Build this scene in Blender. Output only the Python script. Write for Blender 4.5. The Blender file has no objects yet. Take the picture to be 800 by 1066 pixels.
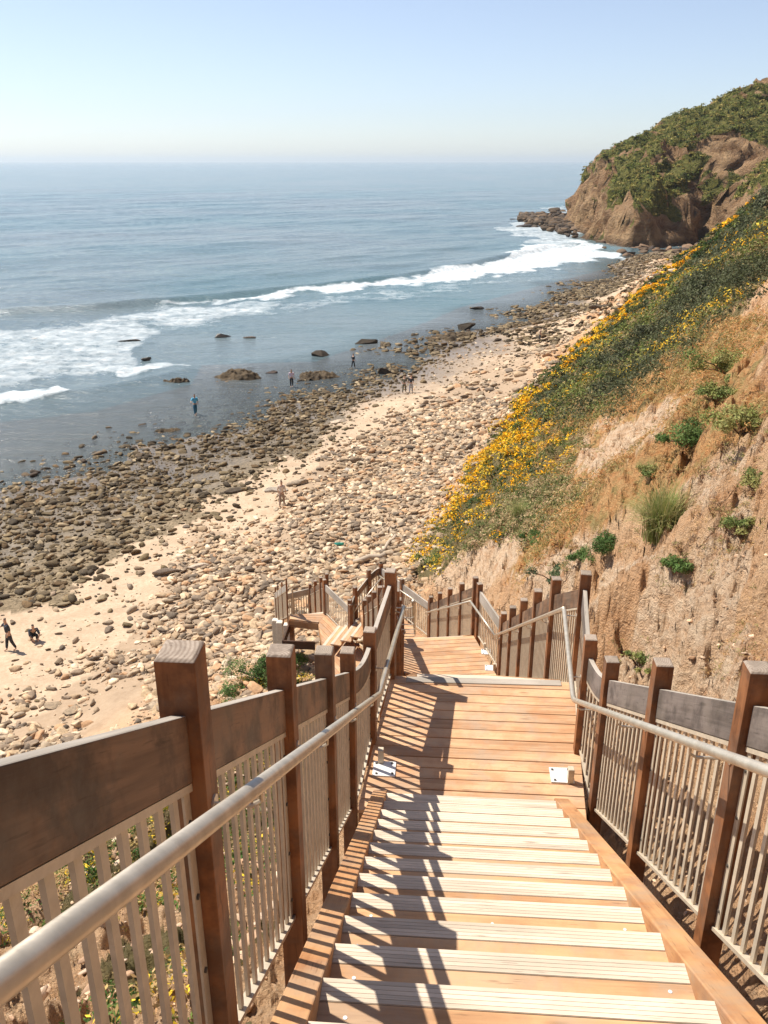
import bpy, math, random
import numpy as np
from mathutils import Vector, Matrix
random.seed(7); RNG=np.random.default_rng(11)
S=bpy.context.scene; COL=S.collection
# ------------------------------------------------------------------ frames
F0=904.0; PITCH=math.radians(22.0); CX,CY=400.0,533.0
SEA=-21.5
Dv=np.array([.06868,.99764]); Cv=np.array([.99764,-.06868])
def W(lat,al,z=0.0): return np.array([Cv[0]*lat+Dv[0]*al, Cv[1]*lat+Dv[1]*al, z])
def ray(px,py):
    a=(px-CX)/F0; b=-(py-CY)/F0
    return np.array([a, math.cos(PITCH)+b*math.sin(PITCH), -math.sin(PITCH)+b*math.cos(PITCH)])
def proj(X,Y,Z):
    w=Y*math.cos(PITCH)-Z*math.sin(PITCH); v=Y*math.sin(PITCH)+Z*math.cos(PITCH)
    w=np.where(w<.05,.05,w)
    return CX+F0*X/w, CY-F0*v/w, w
def atz(px,py,z):
    d=ray(px,py); return d*(z/d[2])
def sstep(a,b,x):
    t=np.clip((x-a)/(b-a),0,1); return t*t*(3-2*t)
# ------------------------------------------------------------------ noise
def _h(ix,iy,iz,seed):
    n=(ix*374761393+iy*668265263+iz*2147483647+seed*1274126177)&0xFFFFFFFF
    n=((n^(n>>13))*1274126177)&0xFFFFFFFF
    n=((n^(n>>16))*2246822519)&0xFFFFFFFF
    return ((n^(n>>15))&0xFFFFFF)/float(0xFFFFFF)
def vn(x,y,z=0.0,seed=0):
    x=np.asarray(x,float); y=np.asarray(y,float); z=np.asarray(z,float)+0*x
    ix=np.floor(x).astype(np.int64); iy=np.floor(y).astype(np.int64); iz=np.floor(z).astype(np.int64)
    fx=x-ix; fy=y-iy; fz=z-iz
    fx=fx*fx*fx*(fx*(fx*6-15)+10); fy=fy*fy*fy*(fy*(fy*6-15)+10); fz=fz*fz*(3-2*fz)
    r=0
    for dz in ((0,1) if np.any(fz) else (0,)):
        a=_h(ix,iy,iz+dz,seed)*(1-fx)+_h(ix+1,iy,iz+dz,seed)*fx
        b=_h(ix,iy+1,iz+dz,seed)*(1-fx)+_h(ix+1,iy+1,iz+dz,seed)*fx
        r=r+(a*(1-fy)+b*fy)*(fz if dz else (1-fz))
    return r*2-1
def fbm(x,y,z=0.0,o=4,seed=0,rid=False):
    s=0;a=.5;f=1.0
    for i in range(o):
        n=vn(x*f+i*17.3,y*f-i*9.1,z*f if not np.isscalar(z) else z,seed+i)
        s=s+a*((1-2*abs(n)) if rid else n); a*=.5; f*=2.03
    return s
def pip(X,Y,poly):
    ins=np.zeros(np.shape(X),bool); n=len(poly); j=n-1
    for i in range(n):
        xi,yi=poly[i]; xj,yj=poly[j]
        if yi!=yj:
            c=((yi>Y)!=(yj>Y))&(X<(xj-xi)*(Y-yi)/(yj-yi)+xi); ins^=c
        j=i
    return ins
def polydist(X,Y,pts,closed=True):
    d=np.full(np.shape(X),1e9); n=len(pts)
    for i in range(n if closed else n-1):
        ax,ay=pts[i]; bx,by=pts[(i+1)%n]; dx,dy=bx-ax,by-ay
        t=np.clip(((X-ax)*dx+(Y-ay)*dy)/(dx*dx+dy*dy+1e-9),0,1)
        d=np.minimum(d,np.hypot(X-ax-t*dx,Y-ay-t*dy))
    return d
# ------------------------------------------------------------------ object helpers
def tag(o,label=None,cat=None,group=None,kind=None):
    if label:o['label']=label
    if cat:o['category']=cat
    if group:o['group']=group
    if kind:o['kind']=kind
    return o
def empty(name,loc,label,cat,group=None):
    o=bpy.data.objects.new(name,None); COL.objects.link(o); o.location=Vector(loc); o.empty_display_size=.2
    return tag(o,label,cat,group)
def link(name,me,parent=None):
    o=bpy.data.objects.new(name,me); COL.objects.link(o)
    if parent is not None:
        o.parent=parent; o.location=-Vector(parent.location)      # geometry is written in world coordinates
    return o
def mesh_np(name,V,Fq,mat,parent=None,cols=None,smooth=False,attrs=None,tri=False,mats=None,midx=None):
    V=np.asarray(V,np.float32); Fq=np.asarray(Fq,np.int32); k=Fq.shape[1]; nf=len(Fq)
    me=bpy.data.meshes.new(name); me.vertices.add(len(V)); me.vertices.foreach_set('co',V.ravel())
    me.loops.add(nf*k); me.loops.foreach_set('vertex_index',Fq.ravel())
    me.polygons.add(nf); me.polygons.foreach_set('loop_start',np.arange(0,nf*k,k,dtype=np.int32))
    me.polygons.foreach_set('loop_total',np.full(nf,k,np.int32))
    if smooth: me.polygons.foreach_set('use_smooth',np.ones(nf,bool))
    for m in (mats or [mat]): me.materials.append(m)
    if midx is not None: me.polygons.foreach_set('material_index',np.asarray(midx,np.int32))
    me.update(calc_edges=True)
    if cols is not None:
        a=me.color_attributes.new('Col','FLOAT_COLOR','POINT'); c=np.ones((len(V),4),np.float32); c[:,:3]=cols; a.data.foreach_set('color',c.ravel())
    for n,v in (attrs or {}).items():
        a=me.attributes.new(n,'FLOAT','POINT'); a.data.foreach_set('value',np.asarray(v,np.float32).ravel())
    return link(name,me,parent)
class MB:
    """collects prisms; every vertex carries a board-local coordinate 'gr' for wood grain"""
    def __init__(s): s.v=[];s.f=[];s.g=[];s.m=[]
    def prism(s,secs,cap=True,mi=0,top=None,off=None):
        # secs: list of 4-point sections (ccw), consecutive joined
        b=len(s.v); L=0; off=np.array([random.uniform(0,50) for _ in range(3)]) if off is None else off
        n=len(secs[0]); p0=None
        for q in secs:
            c=sum(np.array(p) for p in q)/n
            if p0 is not None:L+=np.linalg.norm(c-p0)
            p0=c; e1=np.linalg.norm(np.array(q[1])-q[0]); e2=np.linalg.norm(np.array(q[-1])-q[0])
            for i,p in enumerate(q):
                s.v.append(tuple(p)); u=e1 if i in(1,2) else 0; w=e2 if i in (2,3) else 0
                s.g.append((off[0]+L,off[1]+u,off[2]+w))
        for k in range(len(secs)-1):
            for i in range(n):
                j=(i+1)%n
                s.f.append((b+k*n+i,b+k*n+j,b+(k+1)*n+j,b+(k+1)*n+i)); s.m.append(top if (top is not None and i==2) else mi)
        if cap:
            s.f.append(tuple(b+i for i in range(n))[::-1]); s.m.append(mi)
            s.f.append(tuple(b+(len(secs)-1)*n+i for i in range(n))); s.m.append(mi)
    def board(s,a,b,side,w,h,mi=0,top=None):
        """prism from a to b; side = unit vector for width w; h measured along the perpendicular-up; a,b are centre of section"""
        a=np.array(a,float);b=np.array(b,float);side=np.array(side,float);d=b-a;d/=np.linalg.norm(d)
        up=np.cross(side,d); up/=np.linalg.norm(up)
        if up[2]<0: up=-up
        sd=side*w/2; u=up*h/2
        s.prism([[a-sd-u,a+sd-u,a+sd+u,a-sd+u],[b-sd-u,b+sd-u,b+sd+u,b-sd+u]],mi=mi,top=top)
    def post(s,c,d,w1,w2,z0,z1,mi=0,topm=None,taper=.012):
        d=np.array([d[0],d[1],0.]);d/=np.linalg.norm(d);n=np.array([d[1],-d[0],0]);c=np.array([c[0],c[1],0.]);Z=np.array([0,0,1.])
        def q(z,i): return [c-d*(w1/2-i)-n*(w2/2-i)+Z*z,c+d*(w1/2-i)-n*(w2/2-i)+Z*z,c+d*(w1/2-i)+n*(w2/2-i)+Z*z,c-d*(w1/2-i)+n*(w2/2-i)+Z*z]
        k=len(s.f); s.prism([q(z0,0),q(z1-taper,0),q(z1,taper)] if taper else [q(z0,0),q(z1,0)],mi=mi,off=np.array([random.uniform(0,50),random.uniform(-.10,.05),random.uniform(-.10,.05)]) if topm is not None else None)
        if topm is not None: s.m[-1]=topm; 
        if topm is not None and taper:
            for t in range(2,6): s.m[-t-1 if False else -t-1]=topm
    def tube(s,pts,r,seg=10,mi=0):
        pts=[np.array(p,float) for p in pts]; secs=[]; prev=None
        for i,p in enumerate(pts):
            t=(pts[min(i+1,len(pts)-1)]-pts[max(i-1,0)]); t/=np.linalg.norm(t)
            ref=np.array([0,0,1.]) if abs(t[2])<.95 else np.array([1.,0,0]); a=np.cross(t,ref) if prev is None else prev-t*(prev@t)
            a/=np.linalg.norm(a); prev=a; b=np.cross(t,a)
            secs.append([p+r*(math.cos(k*2*math.pi/seg)*a+math.sin(k*2*math.pi/seg)*b) for k in range(seg)])
        s.prism(secs,mi=mi)
    def build(s,name,mats,parent=None,bevel=0,smooth=False,seg=2):
        if not isinstance(mats,(list,tuple)):mats=[mats]
        me=bpy.data.meshes.new(name); me.from_pydata(s.v,[],s.f)
        for m in mats: me.materials.append(m)
        me.polygons.foreach_set('material_index',[min(i,len(mats)-1) for i in s.m])
        if smooth: me.polygons.foreach_set('use_smooth',[True]*len(s.f))
        a=me.attributes.new('gr','FLOAT_VECTOR','POINT'); a.data.foreach_set('vector',np.array(s.g,np.float32).ravel())
        me.update(); o=link(name,me,parent)
        if bevel:
            m=o.modifiers.new('bevel','BEVEL'); m.width=bevel; m.segments=seg; m.limit_method='ANGLE'; m.angle_limit=.6
        return o
# ------------------------------------------------------------------ materials
def newmat(name):
    m=bpy.data.materials.new(name); m.use_nodes=True; nt=m.node_tree; nt.nodes.clear()
    out=nt.nodes.new('ShaderNodeOutputMaterial'); p=nt.nodes.new('ShaderNodeBsdfPrincipled'); nt.links.new(p.outputs[0],out.inputs[0])
    return m,nt,p,out
class NT:
    def __init__(s,nt): s.nt=nt
    def n(s,t,**k):
        o=s.nt.nodes.new(t)
        for a,b in k.items(): setattr(o,a,b)
        return o
    def L(s,a,b): s.nt.links.new(a,b)
    def val(s,sock,v):
        if hasattr(v,'is_linked') or hasattr(v,'links'): s.L(v,sock)
        else: sock.default_value=v
    def attr(s,name): return s.n('ShaderNodeAttribute',attribute_name=name)
    def noise(s,vec,scale,detail=4,rough=.55,dist=0):
        o=s.n('ShaderNodeTexNoise'); 
        if vec is not None:s.L(vec,o.inputs['Vector'])
        o.inputs['Scale'].default_value=scale;o.inputs['Detail'].default_value=detail;o.inputs['Roughness'].default_value=rough;o.inputs['Distortion'].default_value=dist
        return o.outputs['Fac']
    def math(s,op,a,b=0.0,c=None,clamp=False):
        o=s.n('ShaderNodeMath',operation=op,use_clamp=clamp); s.val(o.inputs[0],a); s.val(o.inputs[1],b)
        if c is not None:s.val(o.inputs[2],c)
        return o.outputs[0]
    def ramp(s,f,stops):
        o=s.n('ShaderNodeValToRGB'); s.L(f,o.inputs[0]); e=o.color_ramp.elements
        while len(e)<len(stops): e.new(.5)
        for q,(p,c) in zip(e,stops):
            q.position=p; q.color=(c,c,c,1) if not hasattr(c,'__len__') else tuple(c)+(1,)
        return o.outputs[0]
    def mix(s,f,a,b,bt='MIX'):
        o=s.n('ShaderNodeMix',data_type='RGBA',blend_type=bt); s.val(o.inputs[0],f)
        for k,v in ((6,a),(7,b)):
            if hasattr(v,'links'): s.L(v,o.inputs[k])
            else: o.inputs[k].default_value=tuple(v)+(1,)
        return o.outputs[2]
    def scale(s,vec,v3):
        o=s.n('ShaderNodeVectorMath',operation='MULTIPLY'); s.L(vec,o.inputs[0]); o.inputs[1].default_value=v3; return o.outputs[0]
    def bump(s,h,st,dist,nrm=None):
        o=s.n('ShaderNodeBump'); s.L(h,o.inputs['Height']); o.inputs['Strength'].default_value=st; o.inputs['Distance'].default_value=dist
        if nrm is not None:s.L(nrm,o.inputs['Normal'])
        return o.outputs[0]
    def pos(s): return s.n('ShaderNodeNewGeometry').outputs['Position']
def wood(name,c1,c2,rough=.7,grain=1.0,groove=None,stain=None,spec=.3,var=.35):
    m,nt,p,out=newmat(name);N=NT(nt)
    g=N.attr('gr').outputs['Vector']
    v=N.scale(g,(1.2,26,26)); f=N.noise(v,1.0,6,.6,.6)
    f2=N.noise(N.scale(g,(.8,3,3)),1.3,4,.6)
    big=N.noise(N.scale(g,(.35,.35,.35)),2.7,2,.5)
    col=N.mix(N.ramp(f,[(.36,0),(.64,1)]),c1,c2)
    col=N.mix(N.math('MULTIPLY',N.ramp(f2,[(.35,1),(.65,0)]),var),col,tuple(x*.55 for x in c1))
    col=N.mix(N.math('MULTIPLY',N.ramp(big,[(.42,0),(.58,1)]),.55),col,tuple(min(1,x*1.35) for x in c2))
    # knots
    vo=N.n('ShaderNodeTexVoronoi'); N.L(N.scale(g,(1.6,7,7)),vo.inputs['Vector']); vo.inputs['Scale'].default_value=.9
    kn=N.ramp(vo.outputs['Distance'],[(.04,1),(.1,0)]); col=N.mix(N.math('MULTIPLY',kn,.6),col,tuple(x*.3 for x in c1))
    if stain: col=N.mix(N.math('MULTIPLY',N.ramp(N.noise(g,4.5,5,.65),[(.45,0),(.62,1)]),stain[1]),col,stain[0])
    wp=N.pos(); dirt=N.math('MULTIPLY',N.ramp(N.noise(wp,2.6,7,.7),[(.46,0),(.62,1)]),.42); lum=sum(c2)/3; col=N.mix(dirt,col,(lum*.95,lum*.80,lum*.62))
    sp=N.ramp(N.noise(N.scale(g,(3,40,40)),2.0,3,.5),[(.64,0),(.70,1)]); col=N.mix(N.math('MULTIPLY',sp,.45),col,tuple(x*.35 for x in c1))
    h=f
    nt.links.new(col,p.inputs['Base Color']); 
    N.L(N.math('MULTIPLY_ADD',f,.2,rough-.1),p.inputs['Roughness']); p.inputs['Specular IOR Level'].default_value=spec
    b=N.bump(h,.35*grain,.004)
    if groove:
        sx=N.n('ShaderNodeSeparateXYZ'); N.L(N.attr('gv').outputs['Vector'],sx.inputs[0])
    N.L(b,p.inputs['Normal'])
    return m
M={}
M['post']=wood('redwood_post',(.17,.062,.024),(.30,.125,.048),.62,stain=((.07,.028,.014),.65))
M['post_top']=wood('weathered_end_grain',(.20,.155,.12),(.36,.29,.23),.85,1.6)
def rings(m):
    nt=m.node_tree; N=NT(nt); p=[n for n in nt.nodes if n.type=='BSDF_PRINCIPLED'][0]; old=p.inputs['Base Color'].links[0].from_socket
    wv=N.n('ShaderNodeTexWave',wave_type='RINGS',rings_direction='X'); N.L(N.attr('gr').outputs['Vector'],wv.inputs['Vector']); wv.inputs['Scale'].default_value=26; wv.inputs['Distortion'].default_value=1.2; wv.inputs['Detail'].default_value=3; wv.inputs['Detail Scale'].default_value=3
    N.L(N.mix(N.math('MULTIPLY',N.ramp(wv.outputs['Fac'],[(.35,1),(.6,0)]),.38),old,(.13,.085,.055)),p.inputs['Base Color'])
rings(M['post_top'])
M['board']=wood('dark_top_board',(.11,.056,.030),(.25,.145,.085),.6,stain=((.045,.026,.018),.8))
M['board_grey']=wood('grey_brown_board',(.10,.080,.068),(.215,.175,.15),.7,stain=((.05,.04,.035),.7))
M['board_top']=wood('grey_weathered_board',(.27,.235,.195),(.40,.35,.295),.85)
M['deck']=wood('deck_board',(.37,.198,.098),(.55,.335,.185),.7,stain=((.42,.19,.085),.5),var=.25)
M['deck_shade']=wood('deck_recess_shade',(.07,.035,.02),(.10,.05,.03),.9)  # near-black brown: shade of the recess below the deck put into the colour
M['tread']=wood('tread_back_plank',(.38,.20,.092),(.56,.33,.165),.7,stain=((.38,.19,.09),.4),var=.25)
M['nosing']=wood('weathered_nosing_plank',(.45,.365,.275),(.61,.50,.385),.8,1.2,var=.18)
M['stringer']=wood('stringer_wood',(.33,.155,.062),(.48,.265,.12),.7,stain=((.30,.11,.04),.5))
def metal(name,c,rough,spec=.5,met=.0):
    m,nt,p,out=newmat(name);N=NT(nt); po=N.pos(); f=N.noise(po,14,4,.6); f2=N.noise(po,90,2)
    col=N.mix(N.ramp(f,[(.35,0),(.7,1)]),tuple(x*.78 for x in c),c); col=N.mix(N.math('MULTIPLY',N.ramp(N.noise(po,4,8,.75),[(.56,0),(.66,1)]),.4),col,(.33,.24,.16)); N.L(col,p.inputs['Base Color'])
    N.L(N.math('MULTIPLY_ADD',f2,.2,rough-.1),p.inputs['Roughness']); p.inputs['Metallic'].default_value=met; p.inputs['Specular IOR Level'].default_value=spec
    return m
M['pipe']=metal('brushed_handrail_metal',(.60,.52,.41),.36,.6,.55)
M['bar']=metal('powder_coated_baluster',(.57,.48,.36),.5,.4,.05)
M['plate']=metal('galvanised_plate',(.80,.79,.77),.45,.5,.2)
M['bolt']=metal('dark_bolt',(.08,.07,.06),.5)
M['concrete']=metal('pale_concrete',(.70,.64,.55),.9,.2)
def vcol(name,rough=.85,bumps=None,leaf=False,spec=.25):
    m,nt,p,out=newmat(name);N=NT(nt); c=N.attr('Col').outputs['Color']; po=N.pos()
    if not leaf:
        f=N.noise(po,7,5,.65); c2=N.mix(N.ramp(f,[(.3,.0),(.7,1)]),(.62,.62,.62),(1.25,1.22,1.18)); c=N.mix(1.0,c,c2,'MULTIPLY')
        N.L(N.bump(N.noise(po,18,5,.7),.6,.03),p.inputs['Normal'])
    N.L(c,p.inputs['Base Color']); p.inputs['Roughness'].default_value=rough; p.inputs['Specular IOR Level'].default_value=spec
    if leaf:
        t=N.n('ShaderNodeBsdfTranslucent'); N.L(c,t.inputs['Color']); mx=N.n('ShaderNodeMixShader'); mx.inputs[0].default_value=.25
        N.L(p.outputs[0],mx.inputs[1]); N.L(t.outputs[0],mx.inputs[2]); N.L(mx.outputs[0],out.inputs[0])
    return m
M['rock']=vcol('beach_stone'); M['wetrock']=vcol('wet_reef_stone',.45,spec=.5); M['leaf']=vcol('foliage',.75,leaf=True,spec=.08)
def plain(name,c,rough=.8):
    m,nt,p,out=newmat(name);N=NT(nt); f=N.noise(N.pos(),25,3); N.L(N.mix(f,tuple(x*.8 for x in c),tuple(min(1,x*1.15) for x in c)),p.inputs['Base Color']); p.inputs['Roughness'].default_value=rough; return m
# ------------------------------------------------------------------ terrain
foot_px=[(432,592,-18.6),(450,540,-19),(490,475,-19.4),(545,410,-19.6),(600,355,-19.8),(650,315,-20),(690,285,-20.3),(715,262,-20.9)]
P=[]
for x,y,z in foot_px: P.append(tuple(atz(x,y,z)))
def L3(lat,al,z): return tuple(W(lat,al,z))
for q in [(0.5,-8,2.2),(0.4,-3,-1.0),(.4,0,-2.9),(.4,3,-4.8),(.4,6,-6.5),(.4,8,-7.1),(.4,12,-9.5),(.3,15,-11.2),(.2,18,-12.6),(1.7,0,-2.6),(1.7,3,-4.4),(1.7,5.5,-6.0),(1.8,8,-6.6),(1.7,11,-8.4),(1.6,14,-10.3),(-.6,21,-14.2),(-2,23,-15.2),(-4,24.5,-16.0),(-6,27,-17.4),(-3,27,-17.2),(0,27,-16.2),
          (2.7,-3,.2),(2.7,0,-1.4),(2.7,3,-2.9),(2.7,5.5,-4.5),(2.8,8,-5.1),(2.7,11,-7.3),(2.5,14,-9.2),(1.9,17,-11),(1.4,20,-13),
          (-1.6,0,-3.5),(-1.7,3,-5.0),(-1.9,6,-7.2),(-2.2,9,-9.1),(-2.6,13,-11.4),(-3.2,17,-13.4),(-4.5,21,-15.4),(-8,27,-18.6),(-6,15,-13.8),(-6,8,-11.0),(-6,2,-8.5),(-12,12,-15.5),(-14,20,-18.6),(-12,0,-12),(-25,10,-18),(-22,24,-19.9),(-12,27,-19.2),(-30,-10,-16)]: P.append(L3(*q))
def T(px,py,t):
    d=ray(px,py); P.append(tuple(d*t/np.linalg.norm(d)))
for q in [(800,640,6.5),(800,560,10.5),(720,620,10),(660,640,9.5),(700,560,13.5),(620,620,14),(600,570,20),(560,590,22),(700,500,19),(800,470,15),(640,500,25),(560,540,30),(520,570,31),(480,600,33),(600,450,43),(700,420,31),(800,370,26),
          (700,340,62),(800,300,46),(740,290,88),(800,240,80),(800,205,115),(640,380,62),(700,300,92),(760,240,140)]: T(*q)
for q in [(8,2,3.5),(8,8,0),(12,-8,8),(20,5,7),(30,20,10),(45,50,14),(80,100,20),(120,160,22),(150,240,22),(90,150,0),(112,205,-4),(120,235,-12),(200,300,25),(0,-20,6),(20,-25,16),(-30,-30,-8)]: P.append(q)
water_px=[(-60,530),(0,512),(100,490),(190,458),(260,434),(330,408),(400,383),(480,350),(560,322),(610,300),(650,274),(672,262)]
wl=[tuple(atz(x,y,SEA)) for x,y in water_px]
for p in wl: P.append(p)
for (x,y) in [(0,440),(100,420),(200,400),(300,380),(400,350),(480,322),(560,295),(620,275)]:
    q=atz(x,y,SEA); P.append((q[0],q[1],SEA-.35))
for (x,y) in [(0,335),(200,325),(400,300),(560,262),(0,250),(300,250),(520,240)]:
    q=atz(x,y,SEA); P.append((q[0],q[1],SEA-1.6))
for x,y,z in [(0,700,-20),(0,640,-20.5),(100,650,-20.2),(120,560,-20.9),(250,600,-19.9),(250,520,-20.7),(350,480,-20.4),(350,540,-19.9),(430,420,-20.4),(450,470,-19.8),(520,380,-20.5),(560,355,-20.4),(600,330,-20.6),(650,290,-20.8),(60,760,-19.7),(200,700,-19.2)]:
    P.append(tuple(atz(x,y,z)))
for q in [(-60,40,-20.8),(-70,75,-22.5),(-120,90,-24),(-200,200,-26),(30,330,-26),(20,420,-26),(60,520,-27),(45,290,-24.5),(78,243,-21.8),(92,262,-22.5),(90,400,-27),(100,320,-26),(140,330,-24),(70,350,-27),(75,280,-25),(90,700,-27),(48,250,-22.8),(0,400,-26),(-100,500,-26),(200,700,-26),(-60,0,-18)]: P.append(q)
P=np.array(P,float)
def phi(r,c=1.0): return np.sqrt(r*r+c*c)
def _sc(X,Y): return np.asarray(X,float),np.asarray(Y,float)
A=phi(np.hypot(P[:,0][:,None]-P[:,0][None],P[:,1][:,None]-P[:,1][None])); n_=len(P)
A[np.arange(n_),np.arange(n_)]-=.25
Mx=np.block([[A,np.c_[np.ones(n_),P[:,:2]]],[np.r_[np.ones((1,n_)),P[:,:2].T],np.zeros((3,3))]])
sol=np.linalg.solve(Mx,np.r_[P[:,2],0,0,0])
def Hbase(X,Y):
    X=np.asarray(X,float);Y=np.asarray(Y,float); r=sol[n_]+sol[n_+1]*X+sol[n_+2]*Y
    for i in range(n_): r=r+sol[i]*phi(np.hypot(X-P[i,0],Y-P[i,1]))
    return r
stairline=[tuple(W(.35,-8)[:2]),tuple(W(.35,8)[:2]),tuple(W(.4,16)[:2]),tuple(W(-1,22)[:2]),tuple(W(-4,24.5)[:2])]
def terr(n,k):
    q=n*k; f=np.floor(q); return (f+sstep(.25,.75,q-f))/k
def H(X,Y):
    X=np.asarray(X,float);Y=np.asarray(Y,float); h=Hbase(X,Y)
    hill=sstep(-19.2,-17.0,h); near=1-sstep(25,90,np.hypot(X,Y))
    st=1-.85*(1-sstep(.8,2.2,polydist(X,Y,stairline,False)))
    # rock ribs running obliquely up the slope
    u=X*.55+Y*.83; v=X*.83-Y*.55
    rib=fbm(u*.10,v*.42,o=4,seed=3,rid=True)
    crag=fbm(X*.55+rib,Y*.55,h*.5,o=5,seed=9,rid=True)
    h=h+hill*st*((rib-.2)*(.55+.9*(1-near))+(crag-.2)*(.55))+hill*st*near*(terr(fbm(X*.9+rib*.4,Y*.9,h*1.1,o=5,seed=41),5)*.42+terr(fbm(X*2.3,Y*2.3,h*1.5,o=4,seed=43),5)*.15+fbm(X*1.3,Y*1.3,h*1.6,o=5,seed=21,rid=True)*.30+fbm(X*5.5,Y*5.5,h*5,o=4,seed=23,rid=True)*.11)
    h=h+(1-hill)*(fbm(X*.12,Y*.12,o=3,seed=5)*.35+fbm(X*.8,Y*.8,o=3,seed=6)*.10)
    return h
def grow(a0,a1,n): return list(np.linspace(a0,a1,n))
th=np.array([-180+i*3.2 for i in range(44)]+grow(-38,38,760)+[180-i*3.2 for i in range(44,0,-1)]); th=np.unique(np.round(th,4)); TH=np.radians(th)
R=np.exp(np.linspace(math.log(.5),math.log(900),840))
RR,TT=np.meshgrid(R,TH,indexing='ij'); X=RR*np.sin(TT);Y=RR*np.cos(TT); Z=H(X,Y)
Z=np.where(RR>600,np.minimum(Z,-26),Z)
# clear the terrain below everything the stairs occupy
nr,nt_=X.shape
idx=np.arange(nr*nt_).reshape(nr,nt_); a=idx[:-1,:];b=np.roll(idx,-1,1)[:-1];c=np.roll(idx,-1,1)[1:];d=idx[1:,:]
quads=np.stack([a,b,c,d],-1).reshape(-1,4)
px,py,pw=proj(X,Y,Z); jx=px+fbm(X*.5,Y*.5,o=3,seed=31)*26*np.clip(40/pw,0.25,3); jy=py+fbm(X*.5,Y*.5,o=3,seed=32)*20*np.clip(40/pw,0.25,3)
front=Y>0
REEF=[(-80,560),(0,505),(100,482),(190,455),(260,425),(215,395),(215,380),(300,378),(370,362),(440,345),(490,318),(570,300),(620,285),(650,300),(600,318),(560,335),(500,352),(470,366),(430,384),(380,412),(350,440),(320,470),(255,500),(215,530),(170,555),(110,580),(70,625),(0,640),(-80,660)]
hb=Hbase(X,Y)
TALM=pip(jx,jy,[(-60,790),(0,770),(90,690),(170,620),(200,560),(290,560),(300,520),(340,480),(400,450),(440,420),(500,385),(560,362),(600,345),(650,305),(700,260),(720,258),(900,400),(700,900),(0,950),(-60,900)])&front; reef=pip(jx,jy,REEF)&front; wet=(1-sstep(SEA+.1,SEA+.9,Z))
hillm=sstep(-19.4,-18.2,hb)
GRASSY=[(800,330),(740,340),(690,385),(640,420),(590,430),(560,470),(590,520),(520,600),(470,600),(600,600),(660,520),(720,480),(800,420)]
DRY=pip(jx,jy,GRASSY)&front
SLABS=[[(588,505),(600,470),(640,438),(700,408),(718,412),(700,440),(650,478),(610,505)],[(455,600),(500,565),(550,555),(545,590),(500,625),(470,620)],[(545,600),(590,560),(650,545),(600,600),(570,640)],[(640,745),(620,640),(640,580),(700,600),(800,520),(800,745)],[(700,500),(800,440),(800,470),(720,540)]]
slab=np.zeros_like(reef)
for s_ in SLABS: slab|=pip(jx,jy,s_)
leftveg=((X<-1.0)&(Y<26)&(hb>-18.5))
M['ground'],nt,p,out=newmat('coastal_ground');N=NT(nt)
po=N.pos(); A_=lambda s:N.attr(s).outputs['Fac']
n1=N.noise(po,.9,6,.65); n2=N.noise(po,6,6,.7); n3=N.noise(po,30,4,.6); nst=N.noise(N.scale(po,(1.2,1.2,2.6)),2.2,9,.74,.3)
sand=N.mix(N.ramp(n2,[(.35,0),(.65,1)]),(.44,.32,.21),(.58,.44,.31)); sand=N.mix(N.ramp(n1,[(.4,0),(.62,.6)]),sand,(.38,.27,.175)); sand=N.mix(N.math('MULTIPLY',A_('talus'),N.ramp(n1,[(.35,.9),(.6,.35)])),sand,(.30,.21,.135))
reefc=N.mix(N.ramp(n2,[(.35,0),(.66,1)]),(.09,.068,.04),(.30,.225,.14)); reefc=N.mix(N.ramp(n1,[(.55,0),(.68,.5)]),reefc,(.36,.27,.175))
soil=N.mix(N.ramp(n1,[(.35,0),(.65,1)]),(.60,.33,.165),(.71,.47,.275)); soil=N.mix(N.ramp(n3,[(.55,0),(.75,.7)]),soil,(.72,.54,.37))
slabc=N.mix(N.ramp(nst,[(.32,0),(.62,1)]),(.60,.36,.20),(.80,.60,.41)); slabc=N.mix(N.ramp(N.noise(po,2.3,5,.7),[(.56,0),(.66,.8)]),slabc,(.58,.31,.16))
dryc=N.mix(N.ramp(n2,[(.35,0),(.62,1)]),(.52,.235,.09),(.62,.38,.17)); dryc=N.mix(N.ramp(N.noise(po,2.2,4),[(.5,0),(.66,.7)]),dryc,(.30,.26,.10))
vegc=N.mix(N.ramp(n2,[(.35,0),(.65,1)]),(.07,.075,.025),(.20,.16,.07))
col=N.mix(A_('hill'),sand,soil); col=N.mix(A_('dry'),col,dryc); col=N.mix(A_('slab'),col,slabc); col=N.mix(A_('veg'),col,vegc); col=N.mix(A_('reef'),col,reefc)
# dark joints and pits in the bare rock
vo=N.n('ShaderNodeTexVoronoi',feature='DISTANCE_TO_EDGE'); wv=N.n('ShaderNodeVectorMath',operation='ADD'); N.L(po,wv.inputs[0])
nc=N.n('ShaderNodeTexNoise'); N.L(po,nc.inputs['Vector']); nc.inputs['Scale'].default_value=1.5; nc.inputs['Detail'].default_value=5
sc=N.n('ShaderNodeVectorMath',operation='SCALE'); N.L(nc.outputs['Color'],sc.inputs[0]); sc.inputs['Scale'].default_value=1.3; N.L(sc.outputs[0],wv.inputs[1]); N.L(wv.outputs[0],vo.inputs['Vector']); vo.inputs['Scale'].default_value=1.1
crack=N.math('MULTIPLY',N.ramp(vo.outputs['Distance'],[(.0,1),(.045,0)]),N.ramp(N.noise(po,.7,3),[(.45,0),(.6,1)]))
col=N.mix(N.math('MULTIPLY',N.math('MULTIPLY',crack,A_('hill')),.55),col,(.20,.10,.055))
col=N.mix(N.math('MULTIPLY',A_('wet'),.75),col,N.mix(.5,reefc,(.05,.045,.035)))
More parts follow.
